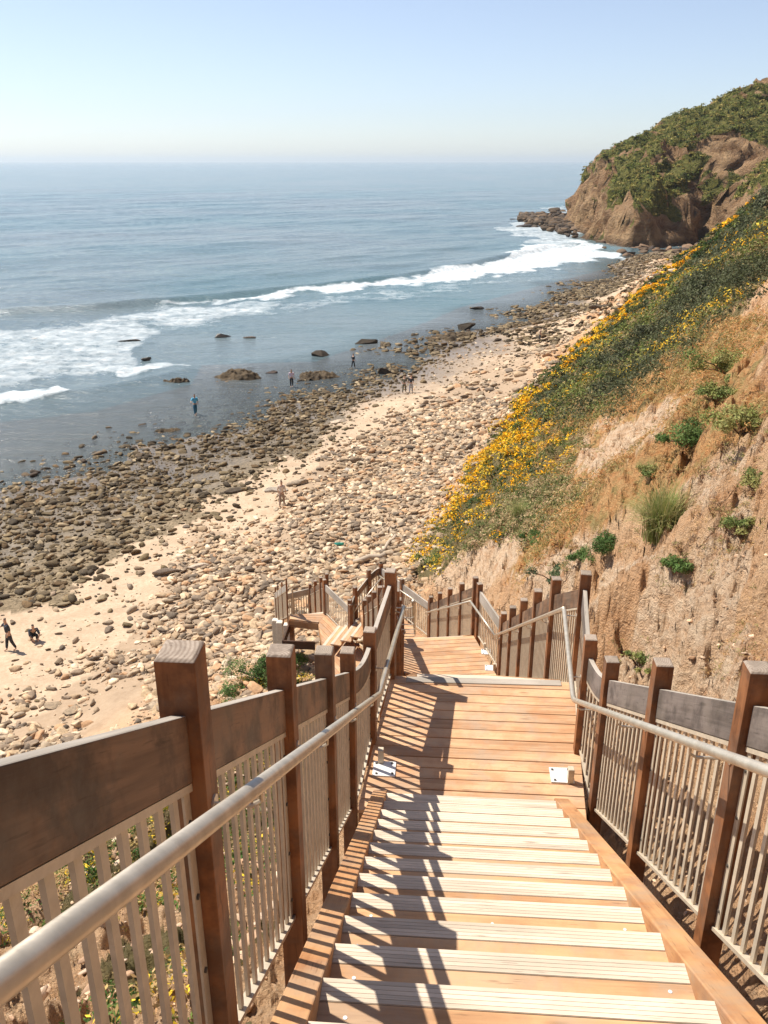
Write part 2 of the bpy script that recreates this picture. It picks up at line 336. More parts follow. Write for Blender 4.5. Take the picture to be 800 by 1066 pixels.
N.L(col,p.inputs['Base Color']); N.L(N.math('MULTIPLY_ADD',A_('wet'),-.6,.92),p.inputs['Roughness']); N.L(N.math('MULTIPLY_ADD',A_('wet'),.4,.15),p.inputs['Specular IOR Level'])
hh=N.math('ADD',N.math('MULTIPLY',nst,.6),N.math('SUBTRACT',N.math('ADD',N.math('MULTIPLY',n3,.22),N.math('MULTIPLY',N.noise(po,11,6,.7),.45)),N.math('MULTIPLY',crack,.25)))
st=N.math('MULTIPLY_ADD',A_('hill'),.85,.12)
bp=N.n('ShaderNodeBump'); N.L(hh,bp.inputs['Height']); N.L(st,bp.inputs['Strength']); bp.inputs['Distance'].default_value=.35; N.L(bp.outputs[0],p.inputs['Normal'])
def bare(c):
    px,py,w=proj(c[:,0],c[:,1],c[:,2]); m=np.zeros(len(c),bool); j=np.random.default_rng(5).normal(size=(2,len(c)))*4
    for s_ in SLABS[:3]+SLABS[4:]: m|=pip(px+j[0],py+j[1],s_)
    return ~m
# vegetation zones (on the slope surface)
SHRUB=[(800,198),(765,245),(715,285),(660,335),(610,372),(575,405),(555,440),(600,445),(650,425),(700,385),(740,355),(770,320),(800,290)]
FLOWER=[(425,592),(455,540),(495,478),(548,408),(600,362),(650,318),(718,260),(800,185),(800,200),(765,248),(715,288),(660,340),(610,378),(578,408),(560,440),(605,446),(592,478),(570,505),(520,520),(500,560),(470,590),(440,608)]
MIXED=[(600,446),(592,478),(570,505),(520,520),(500,560),(470,590),(500,600),(560,560),(600,520),(620,470)]
vegm=(pip(jx,jy,SHRUB)|pip(jx,jy,FLOWER))&front
def soft(m): return m.astype(float)
mesh_np('ground',np.stack([X,Y,Z],-1).reshape(-1,3),quads,M['ground'],smooth=True,attrs=dict(hill=hillm,talus=np.where(TALM,1,0),reef=np.where(reef,1,0)*(1-hillm),wet=wet*(1-hillm),dry=np.where(DRY,1,0)*hillm,slab=np.where(slab&~vegm,1,0)*hillm,veg=np.where(vegm|leftveg&(fbm(X*.4,Y*.4,seed=77)>.1),.9,0)*hillm))['kind']='structure'
def hit(px_,py_,tmax=500):
    d=ray(px_,py_); t=np.exp(np.linspace(math.log(1.5),math.log(tmax),1400)); q=d[None]*t[:,None]; hz=H(q[:,0],q[:,1]); k=np.argmax(q[:,2]<hz)
    if k==0:return None
    t0,t1=t[k-1],t[k]
    tt=np.linspace(t0,t1,12); q=d[None]*tt[:,None]; hz=H(q[:,0],q[:,1]); j=np.argmax(q[:,2]<=hz); return q[j]
def hitw(px_,py_):
    q=hit(px_,py_); s=atz(px_,py_,SEA)
    return s if (q is None or q[1]>s[1]) else q
# ------------------------------------------------------------------ sea
thS=np.radians(np.array(grow(-80,-40,40)[:-1]+grow(-40,40,620)+grow(40,80,40)[1:])); RS=np.r_[np.exp(np.linspace(math.log(32),math.log(1200),620)),np.exp(np.linspace(math.log(1260),math.log(30000),40))]
RR,TT=np.meshgrid(RS,thS,indexing='ij'); X=RR*np.sin(TT);Y=RR*np.cos(TT)
brk_px=[(-200,336),(0,327),(100,322),(150,317),(230,311),(300,303),(380,294),(450,284),(520,271),(570,259),(620,256),(655,262)]
brk=[tuple(atz(x,y,SEA)[:2]) for x,y in brk_px]
bd=polydist(X,Y,brk,False)
bx=np.array([b[0] for b in brk]);by=np.array([b[1] for b in brk]); sgn=Y-np.interp(X,bx,by)  # >0 seaward
ang=math.atan2(brk[7][1]-brk[2][1],brk[7][0]-brk[2][0]); cu=X*math.cos(ang)+Y*math.sin(ang); cvv=-X*math.sin(ang)+Y*math.cos(ang)
fade=1-sstep(500,1100,RR); inshore=sstep(-25,5,sgn)
sw=(np.sin(cvv*.30+fbm(cu*.02,cvv*.02,seed=51)*5)*.10+np.sin(cvv*.12+fbm(cu*.01,cvv*.01,seed=52)*5)*.22+fbm(cu*.06,cvv*.35,o=4,seed=53)*.30)*fade*(.12+.88*inshore)
sdb=np.where(sgn>0,bd,-bd)
Z=SEA+sw+ .95*np.exp(-((sdb-.6)/np.where(sdb<.6,1.3,5.0))**2)*fade*sstep(-70,-55,X)*.9
w2=[tuple(atz(x,y,SEA)[:2]) for x,y in [(-60,432),(0,420),(75,409),(140,398),(195,385)]]; d2=polydist(X,Y,w2,False); Z=Z+.28*np.exp(-(d2/1.2)**2)
Z=np.minimum(Z,SEA+1.3); Z=Z+fbm(X*.8,Y*.8,o=2,seed=58)*.05*(1-sstep(100,250,RR))
px,py,_=proj(X,Y,Z+0*X)
jx=px+fbm(X*.10,Y*.10,o=4,seed=61)*22; jy=py+fbm(X*.14,Y*.14,o=4,seed=62)*9
foam=np.zeros_like(X)
def band(poly,val,edge=6):
    global foam
    ins=pip(jx,jy,poly); dd=polydist(jx,jy,poly); foam=np.maximum(foam,np.where(ins,val*np.clip(dd/edge,0,1),0))
band([(-150,338),(0,332),(100,326),(140,322),(180,335),(185,350),(150,372),(195,378),(150,392),(75,404),(0,418),(-150,440)],.67,14)
band([(100,322),(150,316),(230,309),(300,302),(320,312),(290,335),(200,350),(120,345)],.68,12)
band([(120,320),(150,315),(230,309),(300,300),(380,291),(450,281),(520,266),(560,250),(600,250),(650,262),(652,272),(600,276),(560,285),(500,291),(450,296),(380,304),(300,311),(230,316),(170,321)],.97,4)
band([(300,308),(450,294),(560,285),(600,276),(570,296),(480,306),(360,320),(300,330)],.55,6)
band([(518,234),(545,222),(585,214),(600,216),(602,262),(560,256),(530,246)],.72,5)
band([(120,381),(195,374),(197,380),(130,392)],.8,3)
band([(0,411),(70,403),(75,409),(0,421),(-40,424)],1.0,3)
band([(240,383),(272,380),(270,385),(240,387)],.7,2)
shallow=pip(px,py,[(-100,520),(0,440),(100,428),(200,400),(210,380),(330,376),(420,345),(480,320),(560,298),(640,278),(700,300),(500,420),(300,520),(0,640),(-100,640)]).astype(float)*.75
land=H(X[:,:],Y[:,:])[:] if False else None
dep=np.clip((SEA-Hbase(X,Y))/.6,0,1)
M['sea'],nt,p,out=newmat('sea_water');N=NT(nt); po=N.pos()
wv=N.scale(po,(.6,1.6,1)); r1=N.noise(wv,.9,6,.62,.4); r2=N.noise(wv,.12,5,.6,.3); r3=N.noise(N.scale(po,(.35,1.7,1)),.035,5,.6); r4=N.noise(po,.011,4,.6)
base=N.mix(N.ramp(r3,[(.35,0),(.65,1)]),(.125,.17,.185),(.175,.215,.225)); base=N.mix(N.math('MULTIPLY',N.ramp(r4,[(.4,0),(.62,1)]),.5),base,(.045,.145,.165))
base=N.mix(A_('shal') if False else N.attr('shal').outputs['Fac'],base,(.15,.155,.155))
# floating foam: ragged threshold of fine noise by the foam amount
fn=N.math('ADD',N.math('MULTIPLY',N.noise(po,.55,8,.7,.8),.7),N.math('MULTIPLY',N.noise(N.scale(po,(.5,1.3,1)),.16,5,.6,1.0),.5))
thr=N.math('SUBTRACT',1.02,N.math('MULTIPLY',N.attr('foam').outputs['Fac'],.78)); ff=N.math('MULTIPLY',N.math('SUBTRACT',fn,N.math('SUBTRACT',thr,.06)),2.6,clamp=True); ff=N.math('MULTIPLY',ff,N.math('GREATER_THAN',N.attr('foam').outputs['Fac'],.02))
fcol=N.mix(N.ramp(N.noise(po,.9,7,.7),[(.34,0),(.66,1)]),(.38,.44,.47),(.76,.78,.78))
colr=N.mix(ff,base,fcol); N.L(colr,p.inputs['Base Color'])
N.L(N.math('MULTIPLY_ADD',ff,.6,.16),p.inputs['Roughness']); p.inputs['IOR'].default_value=1.33; p.inputs['Specular IOR Level'].default_value=.5
b1=N.bump(r2,.5,2.2); b2=N.bump(r1,.65,.4,b1); N.L(b2,p.inputs['Normal'])
tr=N.n('ShaderNodeBsdfTransparent'); tr.inputs[0].default_value=(.55,.66,.68,1); mx=N.n('ShaderNodeMixShader')
N.L(N.math('MULTIPLY',N.math('SUBTRACT',1.0,ff),N.attr('clear').outputs['Fac']),mx.inputs[0]); N.L(p.outputs[0],mx.inputs[1]); N.L(tr.outputs[0],mx.inputs[2]); N.L(mx.outputs[0],out.inputs[0])
nr,nt_=X.shape; idx=np.arange(nr*nt_).reshape(nr,nt_); quads=np.stack([idx[:-1,:-1],idx[:-1,1:],idx[1:,1:],idx[1:,:-1]],-1).reshape(-1,4)
Z=Z+np.clip(foam,0,1)*(fbm(X*.5,Y*.9,o=4,seed=66,rid=True)*.28+.05)
mesh_np('sea_water',np.stack([X,Y,Z],-1).reshape(-1,3),quads,M['sea'],smooth=True,attrs=dict(foam=foam,shal=shallow,clear=np.clip(.62-dep*.62,0,.62)))['kind']='structure'
# ------------------------------------------------------------------ headland
hf=[tuple(atz(x,y,-21.3)[:2]) for x,y in [(748,262),(728,251),(700,255),(672,258),(650,257),(630,253),(612,249),(598,244),(595,236),(600,227),(603,219),(606,212)]]
hf+= [(128,600),(210,720),(520,720),(520,150),(150,150),(110,190)]
gx=np.arange(38,330,1.0); gy=np.concatenate([np.arange(170,420,1.0),np.arange(420,740,3.0)]); X,Y=np.meshgrid(gx,gy,indexing='ij')
wx=X+fbm(X*.05,Y*.05,seed=71)*7+fbm(X*.2,Y*.2,seed=73,o=3)*2.5; wy=Y+fbm(X*.05,Y*.05,seed=72)*9
ins=pip(wx,wy,hf); d=polydist(wx,wy,hf)*np.where(ins,1,-1)
seaside=sstep(255,320,Y)
ch=6+6*seaside; tot=66.0
hgt=-25+3.2*sstep(-6,0,d)+ch*(.45*sstep(-.5,3,d)+.55*sstep(2,11,d))+(tot-ch)*(1-np.exp(-np.clip(d,0,1e3)/(74)))
ru=(X*.5+Y*.3)
hgt+=sstep(0,6,d)*(fbm(X*.4,Y*.4,hgt*.3,o=3,seed=85,rid=True)*1.5+fbm(X*.03,Y*.03,o=5,seed=81,rid=True)*6.0-1.5+fbm(X*.13,Y*.13,hgt*.12,o=5,seed=83,rid=True)*3.4)
for i in range(1): pass
Vx=np.stack([X+fbm(Y*.22,hgt*.22,X*.1,o=4,seed=91)*4.5*sstep(-2,2,d),Y+fbm(X*.22,hgt*.22,Y*.1,o=4,seed=92)*5.0*sstep(-2,2,d),hgt],-1)
nr,nt_=X.shape; idx=np.arange(nr*nt_).reshape(nr,nt_); quads=np.stack([idx[:-1,:-1],idx[1:,:-1],idx[1:,1:],idx[:-1,1:]],-1).reshape(-1,4)
keep=(d.reshape(-1)[quads].max(1)>-8); 
gxx=np.gradient(hgt,axis=0);gyy=np.gradient(hgt,axis=1); steep=np.hypot(gxx,gyy/1.3)
vegn=fbm(X*.05,Y*.05,hgt*.05,o=5,seed=101)+fbm(X*.22,Y*.22,hgt*.2,o=3,seed=102)*.6
vegH=sstep(-.06,.10,vegn+.23-sstep(1.6,3.2,steep)*.35-(1-sstep(3,9,d))*.45)
M['head'],nt,p,out=newmat('headland_rock');N=NT(nt);po=N.pos()
s1=N.noise(N.scale(po,(1,1,1.6)),.12,8,.7,1.0); s2=N.noise(po,.6,7,.72); s3=N.noise(po,.03,4)
col=N.mix(N.ramp(s1,[(.36,0),(.62,1)]),(.19,.10,.048),(.53,.345,.185)); col=N.mix(N.ramp(s3,[(.45,0),(.6,.5)]),col,(.46,.26,.14)); col=N.mix(N.ramp(s2,[(.5,0),(.72,.6)]),col,(.44,.31,.20))
vg=N.mix(N.ramp(s2,[(.35,0),(.65,1)]),(.085,.095,.025),(.26,.23,.065))
vm=N.math('MULTIPLY',N.math('SUBTRACT',N.math('ADD',N.attr('veg').outputs['Fac'],N.math('MULTIPLY',s2,.5)),.62),6,clamp=True)
col=N.mix(vm,col,vg); sx=N.n('ShaderNodeSeparateXYZ'); N.L(po,sx.inputs[0]); wetl=N.ramp(N.math('MULTIPLY_ADD',sx.outputs[2],.25,5.6),[(.25,1),(.75,0)])
col=N.mix(N.math('MULTIPLY',wetl,.7),col,(.05,.035,.028)); N.L(col,p.inputs['Base Color']); p.inputs['Roughness'].default_value=.95; p.inputs['Specular IOR Level'].default_value=.15
N.L(N.bump(N.math('ADD',s1,N.math('MULTIPLY',s2,.8)),1.0,4.0),p.inputs['Normal'])
hd=mesh_np('headland',Vx.reshape(-1,3),quads[keep],M['head'],smooth=True,attrs=dict(veg=vegH)); hd['kind']='structure'
headV=Vx.reshape(-1,3); headveg=vegH.reshape(-1); headd=d.reshape(-1)
# ------------------------------------------------------------------ leaf clumps
def leaves(cent,rad,nl,size,cols,up=.35,asp=.5,zsq=.75,shell=.55):
    """cent (n,3), rad (n,), nl leaves each; returns verts, quads, cols"""
    n=len(cent); K=n*nl; c=np.repeat(cent,nl,0); r=np.repeat(rad,nl)
    u=RNG.normal(size=(K,3)); u/=np.linalg.norm(u,axis=1)[:,None]; u[:,2]=np.abs(u[:,2])*1.0-.12
    rr=r*(shell+(1-shell)*RNG.random(K)**.6)*(1+.25*np.sin(u[:,0]*5+c[:,0]*9)*np.cos(u[:,1]*6+c[:,1]*7))
    p=c+u*rr[:,None]*np.array([1,1,zsq])
    nrm=u*.9+RNG.normal(size=(K,3))*.55+np.array([0,0,up]); nrm/=np.linalg.norm(nrm,axis=1)[:,None]
    t=np.cross(nrm,RNG.normal(size=(K,3))); t/=np.linalg.norm(t,axis=1)[:,None]; b=np.cross(nrm,t)
    s=(np.repeat(size,nl) if hasattr(size,'__len__') else size)*(.6+.8*RNG.random(K))
    s=np.asarray(s)*np.ones(K); t=t*s[:,None]; b=b*s[:,None]*asp
    V=np.stack([p-t,p-b,p+t,p+b],1).reshape(-1,3); Fq=np.arange(K*4).reshape(-1,4)
    cc=np.repeat(cols,nl,0)*(.65+.7*RNG.random((K,1)))*(.93+.14*RNG.random((K,3)))
    return V,Fq,np.repeat(cc,4,0)
def sample_zone(poly,n,xr,yr,dens=None,hmin=-19.0,jit=8):
    X=RNG.uniform(*xr,n);Y=RNG.uniform(*yr,n)**1.0; Z=H(X,Y); px,py,w=proj(X,Y,Z); jj=RNG.normal(size=(2,n))*jit*np.clip(30/w,.3,1.5)
    m=pip(px+jj[0],py+jj[1],poly)&(Z>hmin) if poly is not None else (Z>hmin); return np.stack([X,Y,Z],-1)[m]
GREENS=np.array([(.045,.062,.018),(.07,.09,.024),(.055,.075,.032),(.095,.115,.035),(.05,.058,.028)])
# dark dense shrubs
def stuff_leaves(name,parts,label,cat):
    V=[];Fq=[];Cc=[];o=0
    for v,f,c in parts: V.append(v);Fq.append(f+o);Cc.append(c);o+=len(v)
    ob=mesh_np(name,np.concatenate(V),np.concatenate(Fq),M['leaf'],cols=np.concatenate(Cc)); tag(ob,label,cat,kind='stuff'); return ob
def pick(cols,n): return np.asarray(cols)[RNG.integers(0,len(cols),n)]
def sample_polar(poly,n,r0,r1,t0,t1,hmin=-18.5,jit=8):
    rr=np.exp(RNG.uniform(math.log(r0),math.log(r1),n)); tt=np.radians(RNG.uniform(t0,t1,n)); X=rr*np.sin(tt);Y=rr*np.cos(tt); Z=H(X,Y); px,py,w=proj(X,Y,Z)
    m=pip(px+RNG.normal(size=n)*jit,py+RNG.normal(size=n)*jit,poly)&(Z>hmin); return np.stack([X,Y,Z],-1)[m]
def thin(c,keepn):
    if len(c)<=keepn:return c
    return c[RNG.choice(len(c),keepn,replace=False)]
def distsize(c,a,b,lo=.03): 
    dd=np.linalg.norm(c,axis=1); return np.clip(dd*a,lo,b)
c=sample_zone(SHRUB,90000,(8,75),(22,150)); c=thin(c,3400); dd=np.linalg.norm(c,axis=1)
yc=c[(fbm(c[:,0]*.18,c[:,1]*.18,o=3,seed=151)>.36)&(RNG.random(len(c))<.7)]
parts=[leaves(c,.35+1.0*RNG.random(len(c))**1.8,66,distsize(c,.0016,.2,.05),np.where((fbm(c[:,0]*.15,c[:,1]*.15,o=4,seed=141)>.08)[:,None],pick([(.17,.19,.05),(.22,.20,.07),(.12,.15,.04),(.30,.22,.10)],len(c)),pick([(.075,.082,.038),(.10,.105,.05),(.06,.066,.032),(.13,.135,.075)],len(c))),zsq=.8)]
ydd=distsize(yc,.0014,.2,.05); parts.append(leaves(yc+np.array([0,0,.15]),RNG.uniform(.5,.9,len(yc)),30,ydd,pick([(.80,.42,.03),(.72,.50,.06),(.30,.30,.07)],len(yc)),shell=.9))
stuff_leaves('dense_shrub_thicket',parts,'dense dark grey green shrub thicket along the upper hillside','shrubs')
c=sample_zone(FLOWER,120000,(-2,85),(20,215),hmin=-19.6); c=thin(c,6500)
fl=fbm(c[:,0]*.40,c[:,1]*.40,o=4,seed=111); pxx,pyy,_=proj(c[:,0],c[:,1],c[:,2])
mxr=np.clip((pyy-330)/120,.15,1)
yel=(fl+RNG.normal(size=len(c))*.12>(-.07+.24*(1-mxr)))
g=c[~yel]; y=c[yel]
parts=[leaves(g,RNG.uniform(.3,.6,len(g)),34,distsize(g,.0015,.2,.04),pick([(.07,.095,.022),(.10,.12,.03),(.16,.155,.05),(.05,.085,.035),(.20,.15,.07)],len(g))),
       leaves(y,RNG.uniform(.3,.55,len(y)),20,distsize(y,.0015,.2,.04),pick([(.09,.12,.03),(.15,.16,.04)],len(y))),
       leaves(y+np.array([0,0,.06]),RNG.uniform(.34,.6,len(y)),34,distsize(y,.0015,.2,.04),pick([(.86,.46,.02),(.80,.38,.01),(.88,.56,.04),(.66,.44,.05)],len(y)),shell=.85)]
stuff_leaves('flowering_scrub',parts,'yellow flowering green scrub along the lower edge of the hillside','shrubs')
# mixed dry scrub
c=sample_zone(MIXED,60000,(2,20),(20,60)); c=thin(c[bare(c)],1500)
c2=sample_polar(GRASSY,34000,9,75,0,36); c2=c2[fbm(c2[:,0]*.35,c2[:,1]*.35,seed=121)+RNG.normal(size=len(c2))*.1>-.14]; c2=c2[bare(c2)]; c2=thin(c2,9000)
c4=sample_polar([(600,480),(680,480),(800,400),(800,700),(620,700),(560,600)],9000,5,30,8,36); c4=c4[fbm(c4[:,0]*.8,c4[:,1]*.8,seed=131)+RNG.normal(size=len(c4))*.08>.13]; c4=thin(c4,700); d4=np.linalg.norm(c4,axis=1)
c3=np.stack([RNG.uniform(-9,-1.4,3800),RNG.uniform(1.0,26,3800)],-1); z3=H(c3[:,0],c3[:,1]); c3=np.c_[c3,z3]; c3=c3[(fbm(c3[:,0]*.5,c3[:,1]*.5,seed=77)>-.08)&(z3>-18)]
parts=[leaves(c,RNG.uniform(.2,.42,len(c)),36,.06,pick([(.24,.21,.09),(.16,.17,.06),(.38,.29,.15),(.10,.13,.04),(.45,.33,.18)],len(c)),asp=.3),
       leaves(c2,np.linalg.norm(c2,axis=1)*RNG.uniform(.006,.016,len(c2)),30,np.linalg.norm(c2,axis=1)*.0022,pick([(.50,.25,.09),(.46,.30,.12),(.52,.36,.17),(.26,.21,.08),(.17,.18,.06),(.55,.30,.12)],len(c2)),asp=.16,zsq=.9),
       leaves(c4,d4*RNG.uniform(.004,.011,len(c4)),26,d4*.0022,pick([(.46,.30,.14),(.24,.22,.08),(.36,.20,.09)],len(c4)),asp=.14,zsq=.9),
       leaves(c3,RNG.uniform(.15,.38,len(c3)),60,.035,pick([(.12,.17,.04),(.07,.13,.035),(.36,.25,.09),(.72,.50,.05),(.46,.30,.14),(.10,.15,.04),(.40,.28,.12)],len(c3)),asp=.4)]
stuff_leaves('dry_scrub',parts,'low dry grass and small scrub scattered over the bare orange slope','scrub')
# headland vegetation
m=(headveg+RNG.normal(size=len(headveg))*.15>.5)&(headd>4); cand=headV[m]; px,py,w=proj(cand[:,0],cand[:,1],cand[:,2]); cand=cand[(px>590)&(px<860)&(cand[:,1]<470)]; c=thin(cand,15000); c=c+RNG.normal(size=c.shape)*np.array([.4,.4,.05])
parts=[leaves(c,RNG.uniform(.4,1.3,len(c)),18,.30,pick([(.12,.14,.035),(.19,.20,.05),(.28,.25,.07),(.08,.10,.03),(.36,.29,.09)],len(c)),zsq=.6)]
stuff_leaves('headland_scrub',parts,'green and olive scrub covering the distant rocky headland','shrubs')
# ------------------------------------------------------------------ individual plants
def bush(name,px_,py_,r,nl,ls,cols,label,cat,asp=.35,zsq=.95,sub=12,stem=True):
    q=hit(px_,py_); 
    if q is None:return
    root=empty(name,q,label,cat)
    cs=np.array([q+np.array([random.gauss(0,.55)*r,random.gauss(0,.5)*r,random.uniform(-.05,.42)*r]) for _ in range(sub)])
    nl=int(nl*2.4); ls*=.72; cols=[tuple(x*1.55 for x in c_) for c_ in cols]; sub=sub
    v,f,c=leaves(cs,RNG.uniform(.25,.6,sub)*r,nl//sub,ls,pick(cols,sub),asp=asp,zsq=zsq,shell=.3)
    mesh_np('foliage',v,f,M['leaf'],root,cols=c)
    mb=MB()
    for k in range(6):
        e=cs[k%sub]; mb.tube([q-np.array([0,0,.15]),q*.5+e*.5+np.array([random.uniform(-.05,.05),0,0]),e],.012*max(1,r*2),5)
    mb.build('stem',M['board'],root)
GB=[(.05,.085,.025),(.075,.12,.035),(.10,.14,.045)]
GD=[(.045,.07,.035),(.06,.09,.04),(.09,.12,.06)]
OL=[(.15,.16,.05),(.20,.19,.07),(.10,.13,.04)]
BU=[('green_bush',722,462,.62,1500,.05,GB,'dense bright green bush on the grassy ledge right of the pale rock slab'),
('green_bush',772,445,.6,1500,.05,OL,'yellowish green bush on the grassy ledge near the right edge of the photo'),
('green_bush',748,410,.5,1300,.05,OL,'olive bush above the grassy ledge, next to the right edge of the dark thicket'),
('green_bush',632,566,.42,1400,.04,GB,'leafy dark green bush on the slope just left of the big grass tuft'),
('green_bush',608,580,.30,900,.035,GB,'small green bush directly above the tallest fence post of the middle flight'),
('green_bush',581,602,.36,1200,.035,GD,'rounded grey green bush behind the posts of the middle flight'),
('green_bush',562,560,.42,1200,.045,GB,'green bush on the slope above the pale boulders beside the middle flight'),
('green_bush',703,592,.28,1300,.03,GB,'small green bush hanging under the big grass tuft'),
('green_bush',679,492,.28,800,.04,OL,'little olive bush between the pale slab and the big grass tuft'),
('green_bush',765,548,.24,700,.03,OL,'small sparse bush on the crumbling rock at the right edge'),
('green_bush',786,505,.28,800,.03,OL,'olive bush under the orange grassy patch at the far right'),
('green_bush',455,585,.6,1400,.06,OL,'olive green bush at the foot of the hillside behind the lower landing fence'),
('green_bush',670,690,.16,500,.022,OL,'small dry bush in the rock just above the grey top board on the right'),
('green_bush',760,385,.7,1300,.06,OL,'loose olive bush just below the dark thicket at the right edge'),
('green_bush',285,712,1.25,3600,.06,GB,'bright green bush beside the stairs, seen over the left fence between two posts')]
for b in BU: bush(b[0],b[1],b[2],b[3],b[4],b[5],b[6],b[7],'bush')
def tuft(px_,py_,n,h,label,name='grass_tuft'):
    q=hit(px_,py_); V=[];Fq=[];Cc=[]
    root=empty(name,q,label,'grass')
    for i in range(n):
        a=random.uniform(0,2*math.pi); o=q+np.array([random.gauss(0,.09)*h,random.gauss(0,.09)*h,-.05]); L=h*random.uniform(.6,1.15); bend=random.uniform(.25,.95); w=random.uniform(.003,.006)*h*1.5
        dr=np.array([math.cos(a),math.sin(a),0]); sd=np.array([-dr[1],dr[0],0]); b=len(V); c=np.array(random.choice([(.34,.33,.13),(.26,.29,.09),(.48,.42,.2),(.18,.24,.07)]))
        for k in range(6):
            t=k/5; p_=o+dr*L*bend*t**1.6*.8+np.array([0,0,1])*L*(t*1.15-bend*.75*t*t); ww=w*(1-t*.85); V+=[p_-sd*ww,p_+sd*ww]; Cc+=[c,c]
        for k in range(5): Fq.append((b+2*k,b+2*k+1,b+2*k+3,b+2*k+2))
    mesh_np('blades',V,Fq,M['leaf'],root,cols=np.array(Cc))
tuft(688,560,1500,1.15,'large pale green grass tuft spilling over the bare rock face')
tuft(540,540,500,.9,'loose clump of straw coloured grass among the scrub left of the pale slab')
# ------------------------------------------------------------------ rocks
def ico(sub):
    import bmesh
    bm=bmesh.new(); bmesh.ops.create_icosphere(bm,subdivisions=sub,radius=1); V=np.array([v.co[:] for v in bm.verts]); Fq=np.array([[v.index for v in f.verts] for f in bm.faces]); bm.free(); return V,Fq
I1=ico(2); I2=ico(3); I3=ico(4)
def rockshape(I,seed,amp=.42):
    amp*=.5
    V,Fq=I; r=np.random.default_rng(seed); v=V.copy()
    for _ in range(9):                                  # random planar cuts give angular faces
        n=r.normal(size=3); n/=np.linalg.norm(n); c=r.uniform(.35,.75); dd=v@n; v=v-np.outer(np.clip(dd-c,0,None),n)
    v=v*(1+amp*.3*fbm(V[:,0]*1.7+seed,V[:,1]*1.7,V[:,2]*1.7+.5,o=3,seed=seed)[:,None]*2)
    return v*np.array([1.25,r.uniform(.65,1.0),r.uniform(.38,.7)])
RK1=[rockshape(I1,i) for i in range(18)]; 
def rock_field(name,pos,size,cols,mat,label,lo=False):
    n=len(pos); kinds=RNG.integers(0,len(RK1),n); base=np.stack(RK1)[kinds]; nv=base.shape[1]
    az=RNG.uniform(0,2*np.pi,n); ca,sa=np.cos(az)[:,None],np.sin(az)[:,None]
    tilt=RNG.normal(size=n)*.35; ct,st_=np.cos(tilt)[:,None],np.sin(tilt)[:,None]
    b=base*size[:,None,None]; y=b[:,:,1]*ct-b[:,:,2]*st_; z=b[:,:,1]*st_+b[:,:,2]*ct; x=b[:,:,0]
    V=np.stack([x*ca-y*sa,x*sa+y*ca,z],-1)+pos[:,None,:]
    Fq=(I1[1][None]+(np.arange(n)*nv)[:,None,None]).reshape(-1,3)
    ob=mesh_np(name,V.reshape(-1,3),Fq,mat,cols=np.repeat(cols,nv,0)); tag(ob,label,'rocks',kind='stuff'); return ob
TALUS=[(-60,775),(0,750),(75,690),(140,640),(180,605),(205,560),(290,560),(300,520),(340,480),(400,450),(440,420),(500,385),(560,362),(600,345),(650,305),(700,260),(720,258),(690,290),(600,360),(545,415),(490,480),(450,545),(432,600),(400,700),(0,900),(-60,900)]
def pts_in(poly,n,xr,yr,jit=6,clumpy=0.0,seed=0):
    X=RNG.uniform(*xr,n);Y=RNG.uniform(*yr,n); Z=Hbase(X,Y); px,py,w=proj(X,Y,Z); k=np.clip(50/w,.3,1.5)*jit
    m=pip(px+RNG.normal(size=n)*k,py+RNG.normal(size=n)*k,poly)
    if clumpy: m&=(fbm(X*.16,Y*.16,o=5,seed=seed)+RNG.normal(size=n)*.10>clumpy)
    X,Y=X[m],Y[m]; return np.stack([X,Y,H(X,Y)],-1)
TAN=[(.50,.355,.22),(.42,.295,.18),(.32,.235,.155),(.55,.41,.27),(.26,.19,.13),(.48,.29,.16),(.19,.145,.105),(.40,.31,.215),(.64,.51,.36)]
REEFC=[(.16,.115,.06),(.10,.072,.04),(.21,.155,.085),(.075,.055,.033),(.30,.23,.14),(.15,.095,.045)]
allp=[];alls=[];allc=[]
def addrocks(pos,lo,hi,pal,pw=2.2,sink=.25,dfar=0.0):
    n=len(pos); s=lo+(hi-lo)*RNG.random(n)**pw; s=s*(1+dfar*np.linalg.norm(pos,axis=1)/100); p_=pos.copy(); p_[:,2]+=s*.12; allp.append(p_);alls.append(s);allc.append(pick(pal,n)*(.75+.5*RNG.random((n,1))))
addrocks(pts_in(TALUS,86000,(-24,12),(24,75),seed=1,clumpy=-.30,jit=11),.05,.36,TAN,4.2)
addrocks(pts_in(TALUS,16000,(-5,60),(60,215),clumpy=-.3,seed=1),.16,.5,TAN,2.0,dfar=.25)
ntal=sum(len(a) for a in allp)
addrocks(pts_in(REEF,60000,(-45,12),(38,100),seed=4,clumpy=-.42,jit=16),.06,.42,REEFC,4.0)
addrocks(pts_in(REEF,15000,(-5,65),(95,225),seed=4,clumpy=-.15),.16,.5,REEFC,1.8,dfar=.3)
SANDZ=[(-60,800),(0,640),(70,620),(200,530),(330,470),(430,384),(500,352),(600,318),(650,300),(640,330),(545,410),(420,470),(340,500),(280,560),(150,680),(0,790)]
addrocks(pts_in(SANDZ,15000,(-32,30),(28,140),seed=8,clumpy=.0,jit=12),.04,.30,TAN+REEFC[:2],2.5)
FARB=[(560,362),(500,350),(560,318),(620,285),(672,262),(722,257),(660,305),(605,350)]
addrocks(pts_in(FARB,26000,(5,75),(100,225),seed=15,clumpy=-.12),.18,.60,REEFC,2.2)
WROCK=[(-40,520),(60,470),(180,420),(300,372),(420,338),(520,306),(600,285),(640,283),(560,330),(430,380),(260,432),(100,492),(-40,530)]
addrocks(pts_in(WROCK,13000,(-45,60),(60,215),seed=14,clumpy=.0),.14,.50,[(.10,.075,.045),(.14,.10,.06),(.07,.05,.035)],2.2)
